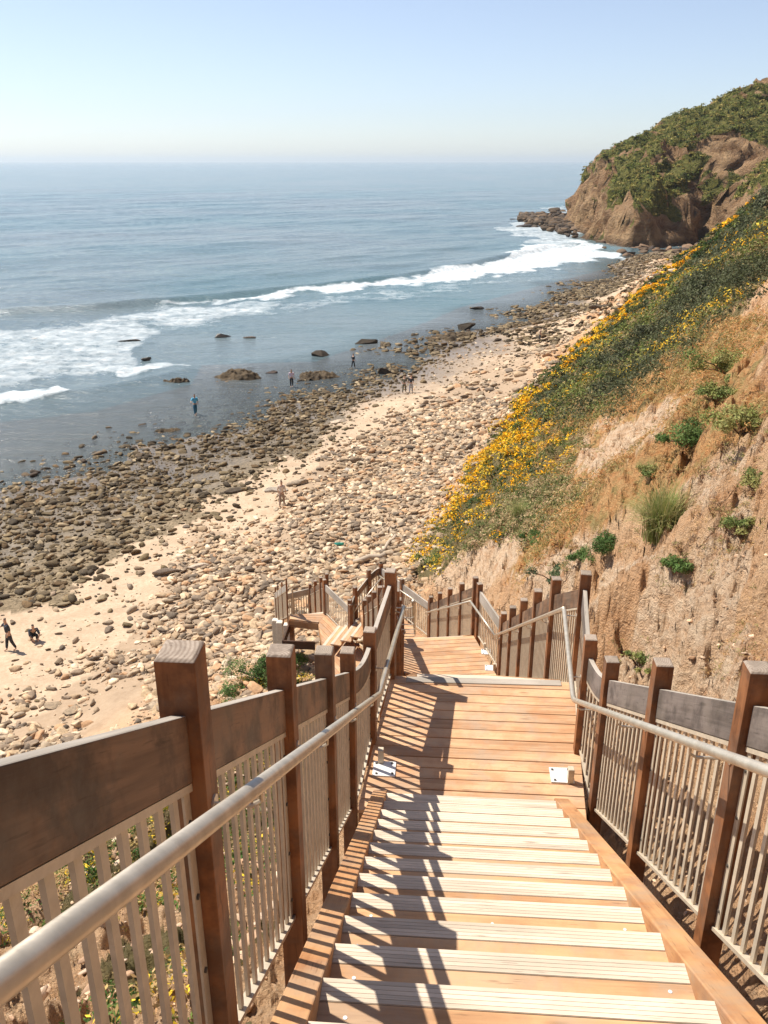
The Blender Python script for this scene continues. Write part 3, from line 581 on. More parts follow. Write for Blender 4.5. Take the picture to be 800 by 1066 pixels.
# the gravelly ground around the fence foot
q=np.stack([RNG.uniform(1.5,4.2,2200),RNG.uniform(1,11,2200)],-1); z=H(q[:,0],q[:,1]); addrocks(np.c_[q,z],0.01,.035,[(.55,.36,.22),(.62,.45,.31),(.40,.24,.14)],3)
q=np.stack([RNG.uniform(-6,-1.0,2200),RNG.uniform(1,20,2200)],-1); z=H(q[:,0],q[:,1]); addrocks(np.c_[q,z],.02,.14,[(.55,.38,.25),(.62,.47,.34),(.42,.27,.17)],3)
# headland foot rocks
hfp=pts_in([(540,243),(545,226),(575,224),(600,224),(604,244),(650,256),(740,250),(742,262),(650,268),(600,256)],60000,(40,85),(205,400),jit=2)
hfp[:,2]=np.maximum(hfp[:,2],SEA-.3); hfp=thin(hfp,500)
tu=RNG.uniform(0,1,700); tl=np.stack([545+57*tu+RNG.normal(size=700)*2, 236-8*(1-tu)+RNG.normal(size=700)*(1.5+5*tu)],-1); tp=np.array([atz(a_,b_,SEA) for a_,b_ in tl if b_<249]); tp[:,2]=SEA-.2+RNG.random(len(tp))*1.2; addrocks(tp,.8,2.6,[(.10,.07,.045),(.15,.10,.06),(.07,.052,.038)],1.6)
addrocks(hfp,.5,2.0,[(.12,.08,.05),(.17,.11,.07),(.09,.065,.05),(.25,.16,.10)],2)
allp=np.concatenate(allp);alls=np.concatenate(alls);allc=np.concatenate(allc)
cam=np.linalg.norm(allp,axis=1); px,py,w=proj(allp[:,0],allp[:,1],allp[:,2]); vis=(px>0)&(px<800)&(py>0)&(py<820)
app=np.where(vis,alls/cam,0); app[(py>760)&(px>150)]=0
big=np.argsort(-app)[:280]; isreef=np.zeros(len(allp),bool); isreef[ntal:]=True
protos=[mesh_np('beach_rock',rockshape(I2,200+i,.5),I2[1],M['rock']) for i in range(8)]
pm=[p_.data for p_ in protos]
for p_ in protos: bpy.data.objects.remove(p_)
variants={}
def rockmesh(k,colr):
    key=(k,tuple(np.round(colr,2))); 
    if key not in variants:
        me=pm[k].copy(); a=me.color_attributes.get('Col') or me.color_attributes.new('Col','FLOAT_COLOR','POINT'); cc=np.ones((len(me.vertices),4),np.float32); cc[:,:3]=key[1]; a.data.foreach_set('color',cc.ravel()); variants[key]=me
    return variants[key]
palT=[np.array(c_) for c_ in TAN[:6]]; palR=[np.array(c_) for c_ in REEFC[:4]]
for i in big:
    r_=bool(isreef[i]) and allc[i].mean()<.22
    o=bpy.data.objects.new('beach_rock',rockmesh(int(RNG.integers(0,8)),random.choice(palR if r_ else palT))); COL.objects.link(o)
    o.location=Vector(allp[i]); s=alls[i]; o.scale=(s,s,s); o.rotation_euler=(random.gauss(0,.2),random.gauss(0,.2),random.uniform(0,6.28))
    tag(o,'dark weed stained rock lying on the reef flat' if r_ else 'pale angular stone lying on the rocky beach','rock','dark rocks on the reef flat' if r_ else 'pale stones on the beach')
mask=np.ones(len(allp),bool); mask[big]=False
rock_field('beach_cobbles',allp[mask],alls[mask],allc[mask],M['rock'],'countless tan and dark cobbles strewn over the beach and reef')
def boulder(px_,py_,s,colr,label,name='boulder',sc=(1,1,1),onwater=False,seed=0):
    q=atz(px_,py_,SEA) if onwater else hitw(px_,py_); o=mesh_np(name,rockshape(I3,300+seed,.55)*s*(.62 if onwater else .8)*np.array([sc[0],sc[1],sc[2]*1.3]),I3[1],M['wetrock'] if onwater else M['rock'],cols=np.tile(colr,(len(I3[0]),1)),smooth=False)
    o.location=Vector(q)+Vector((0,0,s*.1)); o.rotation_euler=(0,0,seed*1.3 if sc==(1,1,1) else .25); tag(o,label,'boulder'); return o
DK=(.065,.05,.035)
B=[(401,389,1.15,DK,'large dark rounded boulder on the sand left of the walking pair',(1,1,1),0),
(231,351,1.9,DK,'long low dark rock in the surf, directly behind the brown reef outcrop',(1.25,.7,.45),1),
(133,356,1.4,DK,'dark rock awash in the foam, the leftmost long one in the surf',(1.5,.7,.5),1),
(152,375,1.1,DK,'small dark rock in the foam in front of the others, left of the brown outcrop',(1.3,.7,.5),1),
(37,353,.9,(.12,.10,.08),'faint low rock in the white water near the left edge',(1.5,.7,.3),1),
(262,352,1.0,(.12,.09,.06),'flat brown rock in the water just right of the long dark surf rock',(1.5,.7,.3),1),
(336,370,1.3,DK,'flat dark rock at the water edge beyond the people on the reef',(1.1,.8,.8),0),
(380,357,1.4,DK,'dark rock at the shoreline near the top of the reef',(1.2,.8,.8),0),
(497,322,1.2,DK,'dark rock in the shallows off the middle of the beach',(1.3,.8,.6),1),
(484,342,1.7,DK,'broad dark rock at the waterline in the middle of the cove',(1.1,1,.8),0),
(628,321,1.7,(.10,.075,.05),'lone dark boulder on the pale sand far down the beach',(1.3,.8,.5),0),
(546,236,2.6,DK,'outermost sea rock in the foam off the headland point',(1.6,1,.7),1),
(535,229,2.0,DK,'small sea rock in the foam left of the headland point',(1.5,1,.5),1),
(557,228,3.0,DK,'dark sea rock touching the headland point',(1.5,1,.7),1),
(288,511,.62,(.42,.36,.29),'pale flat boulder behind the striped clad walker',(1.4,.9,.7),0),
(312,504,.62,(.36,.28,.2),'brown flat boulder to the right of the striped clad walker',(1.6,.9,.6),0),
(360,480,.6,(.2,.15,.11),'dark flat boulder on the sand up the beach from the striped clad walker',(1.5,.8,.5),0),
(362,490,.4,(.62,.56,.48),'small whitish boulder at the edge of the stones',(1,1,1),0),
(172,598,.7,(.22,.17,.13),'grey brown boulder at the sand edge, right of the reef flat',(1.5,.9,.7),0),
(207,592,.65,(.52,.42,.32),'pale slab boulder in the middle of the sand',(1.5,.9,.5),0),
(252,511,.8,(.11,.085,.06),'dark brown boulder on the edge of the reef left of the pale flat one',(1.7,.8,.6),0),
(352,440,.7,(.5,.4,.3),'pale boulder in a row of rocks across the upper sand',(1.5,.8,.6),0),
(283,388,.7,(.07,.05,.04),'rounded dark rock at the right end of the brown reef outcrop',(1,1,.9),0)]
for i,(x,y,s,c_,l,sc,ow) in enumerate(B): boulder(x,y,s,c_,l,sc=sc,onwater=bool(ow),seed=i)
# reef outcrop: a low lumpy ledge rising out of the water
def outcrop(px0,py0,wid,dep_,hgt_,label,seed,n=60):
    q=atz(px0,py0,SEA); u=np.linspace(-1,1,n); UX,UY=np.meshgrid(u,u,indexing='ij'); rr=np.hypot(UX,UY)+fbm(UX*2,UY*2,o=4,seed=seed)*.5
    z=(1-sstep(.35,1.0,rr))*(.45+.55*fbm(UX*4,UY*4,o=4,seed=seed+1,rid=True))*hgt_-.3*sstep(.6,1.2,rr)-.1
    V=np.stack([UX*wid,UY*dep_,z],-1).reshape(-1,3); idx=np.arange(n*n).reshape(n,n); qd=np.stack([idx[:-1,:-1],idx[1:,:-1],idx[1:,1:],idx[:-1,1:]],-1).reshape(-1,4)
    cc=np.array([(.085,.060,.034)])*(.6+.8*(fbm(V[:,0]*1.5,V[:,1]*1.5,seed=seed+5)[:,None]+.5)); o=mesh_np('reef_outcrop',V,qd,M['rock'],cols=cc); o.location=Vector(q); tag(o,label,'reef rock')
outcrop(250,392,3.6,2.2,1.1,'broad brown reef outcrop standing in the water beyond the blue clad wader',401)
outcrop(186,397,1.6,1.1,.6,'small low brown reef outcrop to the left of the broad one',411)
outcrop(330,392,2.6,2.0,.8,'brown weedy ledge at the water edge where the pale topped person stands',421)
outcrop(470,352,3.6,3.0,.8,'dark weedy ledge at the shore in the middle of the cove',431)
outcrop(175,449,1.5,.8,.35,'narrow dark ledge in the shallows in front of the blue clad wader',441)
# ------------------------------------------------------------------ stairs
RUN=.318; RISE=RUN*.5994; ZA=-5.01
def fr(o,ang):   # local frame: origin world xy, heading relative to D (deg, + right)
    a=math.radians(ang); d=Dv*math.cos(a)+Cv*math.sin(a); c=np.array([d[1],-d[0]]); return np.array(o[:2]),d,c
def LP(fm,l,a,z): o,d,c=fm; q=o+d*a+c*l; return np.array([q[0],q[1],z])
def treads(parent,fm,l0,l1,k0,k1,z0,RUN=RUN,RISE=RISE):
    """k-th tread surface z0-RISE*k spans a from RUN*(k-1) to RUN*k"""
    _,d,c=fm; side=np.array([d[0],d[1],0.])
    for k in range(k0,k1):
        z=z0-RISE*k; a1=RUN*k+.015; mb=MB()
        e=random.uniform(-.004,.004)
        # back plank (brown)
        for kk in range(2):
            ca=a1-.093-.005-.055-kk*.114; mb.board(LP(fm,l0,ca,z-.019-e*kk*.3),LP(fm,l1,ca,z-.019-e*kk*.3),side,.109,.038)
        # riser below the nosing, set back
        mb2=MB(); mb2.board(LP(fm,l0+.01,a1-.04,z-.11),LP(fm,l1-.01,a1-.04,z-.11),side,.022,.135)
        # nosing plank with ribs
        nb=MB(); nb.board(LP(fm,l0,a1-.0465,z-.0205),LP(fm,l1,a1-.0465,z-.0205),side,.093,.036)
        for r_ in range(5):
            ca=a1-.0465+(-2+r_)*.0182; nb.board(LP(fm,l0+.001,ca,z-.0018),LP(fm,l1-.001,ca,z-.0018),side,.0166,.0036)
        for kk in range(2):
            for lx in (l0+.09,l1-.09,(l0+l1)/2):
                ca=a1-.093-.005-.055-kk*.114+random.uniform(-.02,.02); q=LP(fm,lx+random.uniform(-.02,.02),ca,z); mb.tube([q-np.array([0,0,.01]),q+np.array([0,0,.0016])],.008,8,mi=1)
        t=mb.build('tread',[M['tread'],M['plate']],parent,bevel=0); nb.build('nosing',[M['nosing']],t,bevel=0); mb2.build('riser',[M['stringer']],t)
        for ch in t.children: ch.location=(0,0,0)
def stringers(parent,fm,ls,a0,a1,z0,th=.115,dp=.30,m=.5994):
    _,d,c=fm
    for l in ls:
        mb=MB(); s=[]
        for a in (a0,a1):
            z=z0-a*m+.015; p_=lambda u,zz:LP(fm,l+u,a,zz)
            s.append([p_(-th/2,z-dp),p_(th/2,z-dp),p_(th/2,z),p_(-th/2,z)])
        mb.prism(s); mb.build('stringer',M['stringer'],parent,bevel=.006)
def decking(parent,poly,z,dirv,w=.138,gap=.009,name='deck_board'):
    """planks along dirv filling a convex quad poly (list of xy)"""
    dv=np.array(dirv)/np.linalg.norm(dirv); nv=np.array([-dv[1],dv[0]]); P_=[np.array(p_) for p_ in poly]; t0=min(p_@nv for p_ in P_);t1=max(p_@nv for p_ in P_)
    t=t0+.002; mb=MB(); n=len(P_)
    def span(tt):
        xs=[]
        for i in range(n):
            a,b=P_[i],P_[(i+1)%n]; ta,tb=a@nv,b@nv
            if (ta-tt)*(tb-tt)<=0 and ta!=tb: q=a+(b-a)*(tt-ta)/(tb-ta); xs.append(q@dv)
        return (min(xs),max(xs)) if len(xs)>=2 else None
    while t<t1-.03:
        te=min(t+w,t1-.001); s0=span(t+.0005);s1=span(te-.0005)
        if s0 and s1:
            zz=z+random.uniform(-.0015,.0015); q=lambda tt,u,h:np.array([*(dv*u+nv*tt),h])
            lo=[q(t,s0[0],zz-.038),q(te,s1[0],zz-.038),q(te,s1[0],zz),q(t,s0[0],zz)]; hi=[q(t,s0[1],zz-.038),q(te,s1[1],zz-.038),q(te,s1[1],zz),q(t,s0[1],zz)]
            mb.prism([lo,hi])
        t+=w+gap
    mb.build(name,M['deck'],parent,bevel=.003,seg=1)
    # rim joists
    m2=MB(); ctr=sum(P_)/n
    for i in range(n):
        a,b=P_[i],P_[(i+1)%n]; a=a+(ctr-a)*.03; b=b+(ctr-b)*.03; dd=(b-a)/np.linalg.norm(b-a); m2.board([a[0],a[1],z-.165],[b[0],b[1],z-.165],[dd[1],-dd[0],0],.05,.24)
    m2.build('rim_joist',M['stringer'],parent)
# upper flight
fA=fr(W(0,5.733)[:2],0); 
fl1=empty('stair_flight',W(.31,2,-3),'upper flight of wooden steps with pale ribbed nosings, nearest the camera','stairs')
k0=-17
treads(fl1,fA,-.375,1.004,k0,1,ZA+RISE)
stringers(fl1,fA,(-.4325,1.0615),RUN*(k0-1),.10,ZA+RISE)
# landing A
LA=[W(-.62,5.75)[:2],W(1.27,5.75)[:2],W(1.43,7.80)[:2],W(-.46,7.80)[:2]]
la=empty('stair_landing',W(.4,6.8,ZA),'upper landing of orange deck boards at the foot of the nearest flight','landing')
decking(la,LA,ZA,Cv)
# middle flight
M2=.632; RUN2=6.66/22; RISE2=RUN2*M2; fB=fr(W(.50,7.80)[:2],-1.4); fl2=empty('stair_flight',W(.5,11,-7),'middle flight of steps between the upper and the lower landing','stairs')
treads(fl2,fB,-.69,.69,1,22,ZA,RUN2,RISE2); stringers(fl2,fB,(-.75,.75),0,6.66,ZA,m=M2)
nb=MB(); nb.board(LP(fB,-.80,-.05,ZA+.006),LP(fB,.80,-.05,ZA+.006),[Dv[0],Dv[1],0],.10,.010); nb.build('edge_plank',M['board_top'],la,bevel=.003,seg=1)
ZB=ZA-RISE2*22
LB=[W(-.62,14.45)[:2],W(1.20,14.45)[:2],W(.78,16.0)[:2],W(-1.0,15.7)[:2]]
lb=empty('stair_landing',W(.2,15.2,ZB),'lower landing of orange deck boards where the stairs bend to the left','landing')
decking(lb,LB,ZB,(np.array(LB[2])-np.array(LB[3])))
# third flight
fC=fr((np.array(LB[2])*.5+np.array(LB[3])*.5),-9.9); fl3=empty('stair_flight',LP(fC,0,3,-11),'third flight of steps dropping away behind the bent landing','stairs')
treads(fl3,fC,-.75,.75,1,18,ZB); stringers(fl3,fC,(-.81,.81),0,RUN*18,ZB)
ZC=ZB-RISE*18
e3=LP(fC,.85,RUN*18,0)[:2]; e3l=LP(fC,-.85,RUN*18,0)[:2]
LC=[e3l,e3,W(-1.75,24.0)[:2],W(-2.35,23.2)[:2],W(-2.0,21.8)[:2]]
lc=empty('stair_landing',W(-1,22.5,ZC),'small orange landing half hidden behind the tall post','landing')
decking(lc,LC,ZC,Cv)
# low deck on the left
ZD=-13.6
LD=[W(-1.4,21.3)[:2],W(-2.55,23.1)[:2],W(-3.55,24.7)[:2],W(-4.75,24.6)[:2],W(-4.7,24.25)[:2],W(-3.75,24.1)[:2],W(-3.35,22.4)[:2],W(-2.9,20.9)[:2]]
ld=empty('stair_landing',W(-3,23,ZD),'lowest visible orange landing at the left, ringed by metal fence','landing')
decking(ld,[LD[0],LD[1],LD[2],LD[5],LD[6],LD[7]],ZD,np.array(LD[1])-np.array(LD[0])+0*Cv,w=.14)
decking(ld,[LD[5],LD[2],LD[3],LD[4]],ZD,Cv,name='deck_board')
mb=MB()
for (l,a) in ((-3.2,21.2),(-1.7,21.3),(-3.5,23.6),(-4.65,24.3),(-3.7,24.5),(-2.4,22.9)):
    q=W(l,a); mb=MB(); mb.post(q,Dv,.14,.14,H(q[0],q[1])-.3,ZD-.04,taper=0); mb.build('support_post',M['post'],ld)
mb=MB(); mb.board(W(-4.75,23.25,ZD-.35),W(-3.75,23.25,ZD-.35),[Dv[0],Dv[1],0],.05,.28); mb.board(W(-4.75,23.25,ZD-.35),W(-4.75,24.3,ZD-.35),[Cv[0],Cv[1],0],.05,.28); mb.build('shade_dark_joist',M['deck_shade'],ld)  # dark boards stand in for the shadow inside the step opening
# short flight between the two left landings
fD=fr(W(-2.0,22.6)[:2],-75); fl4=empty('stair_flight',LP(fD,0,.6,-13),'short flight of steps between the two landings at the left','stairs')
treads(fl4,fD,-.7,.7,1,5,ZC)
# last flight to the beach
fE=fr(W(-4.15,24.65)[:2],-19); fl5=empty('stair_flight',LP(fE,0,2,-15),'last flight of steps running down to the stones of the beach','stairs')
treads(fl5,fE,-.55,.55,1,13,ZD); stringers(fl5,fE,(-.6,.6),0,RUN*13,ZD)
for fl,fm,l,aa,zz in ((fl2,fB,.75,(2.2,4.6),ZA),(fl3,fC,.81,(2,4),ZB),(fl1,fA,.75,(-4,-1.5),ZA+RISE)):
    for a in aa:
        for s_ in (-1,1):
            q=LP(fm,s_*l+(.31 if fl is fl1 else 0),a,0); mb=MB(); mb.post(q,fm[1],.14,.14,H(q[0],q[1])-.4,zz-a*.5994-.30,taper=0); mb.build('support_post',M['post'],fl)
for q0 in (W(-.4,6),W(1.05,6),W(-.3,7.6),W(1.2,7.6)):
    mb=MB(); mb.post(q0,Dv,.14,.14,H(q0[0],q0[1])-.4,ZA-.29,taper=0); mb.build('support_post',M['post'],la)
for q0 in (W(-.4,14.7),W(1.0,14.7),W(.6,15.7),W(-.7,15.6)):
    mb=MB(); mb.post(q0,Dv,.14,.14,H(q0[0],q0[1])-.4,ZB-.29,taper=0); mb.build('support_post',M['post'],lb)
# ------------------------------------------------------------------ railings
def herm(p0,p1,m0,m1,t): return (2*t**3-3*t*t+1)*p0+(t**3-2*t*t+t)*m0+(-2*t**3+3*t*t)*p1+(t**3-t*t)*m1
def post_side(x,y,posts):
    a=min(posts,key=lambda p_:math.hypot(p_[0]-x,p_[1]-y)); v=np.array([x-a[0],y-a[1]]); v/=np.linalg.norm(v)+1e-6; return v
def railing(name,label,posts,inner,hand=None,hz=0.0,plates=(),near=False,bracket=True,post_w=.105,skip=(),light_top=False,brk_side=1,gap=.105,nopost=(),pm=None,bm_=None):
    """posts: (x,y,ref,slope,topoff,board_top,board_bot,bottom,below). inner: +1 if walkway on +n side (n right of travel)."""
    P0=posts[0]; root=empty(name,(P0[0],P0[1],P0[2]),label,'railing','wood and metal railings of the stairway')
    n=len(posts)
    for i,p_ in enumerate(posts):
        if i in nopost: continue
        a=np.array(posts[max(i-1,0)][:2]);b=np.array(posts[min(i+1,n-1)][:2]); d=(b-a)/np.linalg.norm(b-a)
        mb=MB(); mb.post(p_,d,post_w,post_w,p_[2]-p_[8],p_[2]+p_[4],mi=0,topm=1,taper=.008)
        mb.build('post',[pm or M['post'],pm or M['post_top']],root,bevel=.003 if near else 0)
    for i in range(n-1):
        if i in skip: continue
        a,b=posts[i],posts[i+1]; A2=np.array(a[:2]);B2=np.array(b[:2]); L=np.linalg.norm(B2-A2); d=(B2-A2)/L; nn=np.array([d[1],-d[0]]); h=post_w/2+.004
        straight=abs((b[2]-a[2])/L-a[3])<.05 and abs(a[3]-b[3])<.05
        NS=1 if straight else 9
        def zf(off_a,off_b,s):
            t=s/L; return herm(a[2]+off_a,b[2]+off_b,a[3]*L,b[3]*L,t) if not straight else (a[2]+off_a)*(1-t)+(b[2]+off_b)*t
        def sweep(mb,ja,jb,dzt,dzb,th,e=h,mi=0,top=None,off=0):
            secs=[]
            for k in range(NS+1):
                s=e+(L-2*e)*k/NS; q=A2+d*s+nn*off; zt=zf(a[ja],b[ja],s)+dzt; zb=zf(a[jb],b[jb],s)+dzb
                secs.append([np.array([*(q-nn*th/2),zb]),np.array([*(q+nn*th/2),zb]),np.array([*(q+nn*th/2),zt]),np.array([*(q-nn*th/2),zt])])
            mb.prism(secs,mi=mi,top=top)
        mb=MB(); sweep(mb,5,6,0,0,.040,mi=0,top=1); mb.build('top_board',[(bm_ or M['board']) if not light_top else M['board_top'],M['board_top']],root,bevel=.004 if near else 0)
        mb=MB(); sweep(mb,6,6,-.003,-.028,.034); sweep(mb,7,7,.022,0,.040)
        nb=max(2,int(round((L-2*h-.08)/gap))); m0=h+.055
        for k in range(nb):
            s=m0+(L-2*m0)*(k+.5)/nb; q=A2+d*s; zt=zf(a[6],b[6],s)-.02; zb=zf(a[7],b[7],s)+.018
            mb.post(q,d,.033,.012,zb,zt,taper=0)
        for s in (h+.024,L-h-.024):
            q=A2+d*s+nn*inner*.004; mb.post(q,d,.046,.007,zf(a[7],b[7],s)+.002,zf(a[6],b[6],s)-.005,taper=0)
        pnl=mb.build('baluster_panel',M['bar'],root)
        if near:
            mb=MB()
            for s in (h+.026,L-h-.026):
                for t in (.12,.38,.64,.88):
                    zb=zf(a[7],b[7],s);zt=zf(a[6],b[6],s); q=A2+d*s+nn*inner*.0075; z=zb+(zt-zb)*t
                    mb.tube([np.array([*q,z]),np.array([*(q+nn*inner*.006),z])],.0085,8)
            o=mb.build('bolt',M['bolt'],pnl); o.location=(0,0,0)
    if hand:
        mb=MB(); pts=[np.array(q,float) for q in hand]; path=[pts[0]]
        for i in range(1,len(pts)-1):
            u=pts[i-1]-pts[i];v=pts[i+1]-pts[i];lu=min(.10,np.linalg.norm(u)*.4);lv=min(.10,np.linalg.norm(v)*.4); a_=pts[i]+u/np.linalg.norm(u)*lu;b_=pts[i]+v/np.linalg.norm(v)*lv
            for t in (0,.25,.5,.75,1): path.append((1-t)**2*a_+2*t*(1-t)*pts[i]+t*t*b_)
        path.append(pts[-1]); mb.tube(path,0.0225,16 if near else 8); mb.build('handrail',M['pipe'],root,smooth=True)
        if bracket:
            for p_ in posts:
                # nearest point of the handrail in plan
                best=None
                for i in range(len(pts)-1):
                    u=pts[i+1][:2]-pts[i][:2]; t=np.clip(((np.array(p_[:2])-pts[i][:2])@u)/(u@u),0,1); q=pts[i]+(pts[i+1]-pts[i])*t; dd=np.linalg.norm(q[:2]-np.array(p_[:2]))
                    if best is None or dd<best[0]: best=(dd,q)
                if best[0]>.35: continue
                q=best[1]; w_=np.array([p_[0],p_[1]])-q[:2]; w_/=np.linalg.norm(w_); pp=np.array([*(np.array(p_[:2])-w_*post_w*.5),q[2]-.075])
                mb=MB(); mb.tube([q-np.array([0,0,.02]),q-np.array([0,0,.055]),q-np.array([0,0,.075])+np.array([*w_*.03,0]),pp],.007,6); mb.tube([pp-np.array([*w_*.006,0]),pp],.028,10); mb.build('handrail_bracket',M['pipe'],root)
    for (x,y,z,ztop) in plates:
        mb=MB(); mb.post((x,y),Dv,.20,.20,z+.002,z+.012,taper=0); pl=mb.build('base_plate',M['plate'],root)
        mb=MB()
        for u in (-.07,.07):
            for v in (-.07,.07): mb.post((x+u,y+v),Dv,.018,.018,z+.012,z+.020,taper=0)
        o=mb.build('plate_bolt',M['bolt'],pl); o.location=(0,0,0)
        mb=MB(); mb.post((x-post_side(x,y,posts)[0]*.10,y-post_side(x,y,posts)[1]*.10),Dv,.06,.05,z+.012,z+.15,taper=.004); mb.build('post_bracket',M['bar'],root)
    return root
def nz(a): return -1.4-.5994*a
FS=(1.375,1.178,.968,-.105,.55)     # flight: post top, board top, board bottom, panel bottom, below
LS=(1.22,1.08,.87,.05,.25)          # landing
def fp(l,a): q=W(l,a); return (q[0],q[1],nz(a),-.5994)+FS
def lp_(l,a,z,k=LS): q=W(l,a); return (q[0],q[1],z,0.0)+k
# left, upper flight + landing
postsL=[fp(-.652,-1.9),fp(-.652,-.65),fp(-.652,.62),fp(-.652,1.88),fp(-.652,3.13),fp(-.652,4.38),fp(-.652,5.55)]
postsL+= [lp_(-.585,6.68,ZA,(1.19,1.04,.83,.05,.25)), lp_(-.47,7.78,ZA,(1.24,1.10,.89,.05,.35))]
def hp(l,a,z): return W(l,a,z)
handL=[hp(-.465,-2,nz(-2)+.97),hp(-.465,6.15,nz(6.15)+.95),hp(-.33,7.72,ZA+.86)]
pA=W(-.43,6.28); railing('stair_railing','left railing of the upper flight and landing, with dark brown top boards',postsL,1,handL,near=True,plates=[(pA[0],pA[1],ZA,ZA+.84)])
postsR=[fp(1.383,-1.0),fp(1.383,.5),fp(1.383,1.92),fp(1.383,3.30),fp(1.383,4.66),fp(1.383,6.0),lp_(1.335,6.66,ZA,(1.2,1.02,.80,.05,.25)),lp_(1.45,7.78,ZA,(1.28,1.12,.90,.05,.35))]
handR=[hp(1.15,-1.5,nz(-1.5)+.965),hp(1.15,6.2,nz(6.2)+.965),hp(1.27,7.80,ZA+.86)]
def fB_(l,a,k=FS): q=LP(fB,l,a,0); return (q[0],q[1],ZA-M2*a,-M2)+k
handR+= [LP(fB,.78,6.75,ZA-M2*6.75+.90)]
pR=W(1.13,6.30); railing('stair_railing','right railing of the upper flight and landing, with grey weathered top boards',postsR,-1,handR,near=True,plates=[(pR[0],pR[1],ZA,ZA+.86)],bm_=M['board_grey'])
# middle flight railings
FS2=(1.375,1.15,.94,-.02,.45)
pr=[fB_(.90,a,FS2) for a in (1.3,2.6,3.9,5.2,6.5)]
c0=postsR[-1]; start=(c0[0],c0[1],ZA,-.5994,1.28,1.12,.91,.0,.2)
q1=W(1.25,14.6);q2=W(.86,15.95)
hB=[LP(fB,.78,6.75,ZA-M2*6.75+.90),W(.68,15.85,ZB+.88)]
pl1=W(1.07,14.75); pl2=W(1.02,15.35)
railing('stair_railing','right railing of the middle flight with a row of short posts',[(c0[0],c0[1],ZA,-M2)+(1.15,1.10,.90,-.02,.2)]+pr,-1,[handR[-2],hB[0]],bracket=True,nopost=(0,))
railing('stair_railing','left railing of the middle flight, seen edge on behind the tall post',[fB_(-1.0,a,FS2) for a in (.12,1.6,2.9,4.2,5.5,6.6)],1,[LP(fB,-.74,.1,ZA+.84),LP(fB,-.74,6.7,ZA-M2*6.7+.9)],nopost=(0,))
LS2=(1.25,1.10,.89,.05,.3)
railing('stair_railing','short right railing of the bent lower landing',[(q1[0],q1[1],ZB,0.)+LS2,(q2[0],q2[1],ZB,0.)+LS2],-1,[hB[0],hB[1]],bracket=False,plates=[(pl1[0],pl1[1],ZB,ZB+.86),(pl2[0],pl2[1],ZB,ZB+.02)],light_top=True)
def fC_(l,a,k=FS2): q=LP(fC,l,a,0); return (q[0],q[1],ZB-.5994*a,-.5994)+k
railing('stair_railing','right railing of the third flight, dipping toward the left',[fC_(.93,a) for a in (.15,1.5,2.9,4.3,5.7)],-1,[W(.68,15.85,ZB+.88),LP(fC,.80,5.7,ZC+.88)])
railing('stair_railing','left railing of the bent landing and third flight, mostly hidden by the tall post',[lp_(-.70,14.5,ZB,LS2),lp_(-1.05,15.7,ZB,LS2)]+[fC_(-.93,a) for a in (1.4,2.8,4.2,5.7)],1,[W(-.6,14.5,ZB+.88),W(-.92,15.7,ZB+.88),LP(fC,-.8,5.7,ZC+.88)])
cR=LP(fC,.93,5.78,0)
def pt(l,a,z,k=LS2): q=W(l,a); return (q[0],q[1],z,0.)+k
railing('stair_railing','far railing of the small landing, with pale metal top, right of the tall post',[(cR[0],cR[1],ZC,0.)+LS2,pt(-1.05,22.95,ZC),pt(-1.75,24.0,ZC)],-1,[np.array([cR[0],cR[1],ZC+.88]),W(-1.82,23.9,ZC+.88)],light_top=True)
def sl(l,a,z,s,k=FS2): q=W(l,a); return (q[0],q[1],z,s)+k
railing('stair_railing','brown railing of the short left flight, just left of the tall post',[pt(-1.75,24.0,ZC),sl(-2.1,23.75,ZC-.25,-.9),sl(-2.5,23.45,ZC-.7,-.9),sl(-2.62,23.1,ZD,-.3)],-1,[W(-1.7,23.7,ZC+.9),W(-2.55,23.1,ZD+.9)])
railing('stair_railing','pale topped metal railing along the lowest left landing',[pt(-2.6,23.05,ZD,LS2),pt(-3.6,24.65,ZD,LS2)],-1,None,light_top=True,gap=.125)
def fE_(l,a,k=FS2): q=LP(fE,l,a,0); return (q[0],q[1],ZD-.5994*a,-.5994)+k
railing('stair_railing','right railing of the last flight, a row of dark posts over the stones',[fE_(.66,.15),fE_(.66,1.2),fE_(.66,2.3),fE_(.66,3.4)],-1,None)
railing('stair_railing','left railing of the last flight, pale and zigzagging at the far left',[fE_(-.66,.1),fE_(-.66,1.2),fE_(-.66,2.3),fE_(-.66,3.0)],1,[LP(fE,-.58,.1,ZD+.9),LP(fE,-.58,3.5,ZD-2.1+.9)],light_top=True,post_w=.05)
zz=ZD-.5994*3.6
e1=LP(fE,.66,3.6,0); e2=LP(fE,-.66,3.25,0); e0=LP(fE,0.,3.45,0)
railing('stair_railing','pale metal end railing at the turn of the last flight, beyond the white piers',[(e2[0],e2[1],zz+.1,0.)+LS2,(e0[0],e0[1],zz+.1,0.)+LS2,(e1[0],e1[1],zz+.1,0.)+LS2],1,None,light_top=True,post_w=.05,pm=M['bar'])
for (l,a,h_) in ((-4.85,24.55,1.3),(-5.35,25.8,1.2),(-5.75,27.0,.9)):
    q=W(l,a); mb=MB(); mb.post(q,Dv,.22,.22,H(q[0],q[1])-.4,ZD-.35-(a-24.55)*.5,taper=.02); 
    nm={24.55:'white footing pier beside the corner of the lowest landing',25.8:'white footing pier in the middle of the last flight',27.0:'white footing pier farthest out on the stones'}[a]
    tag(mb.build('footing_pier',M['concrete'],None,bevel=.01),nm,'pier')
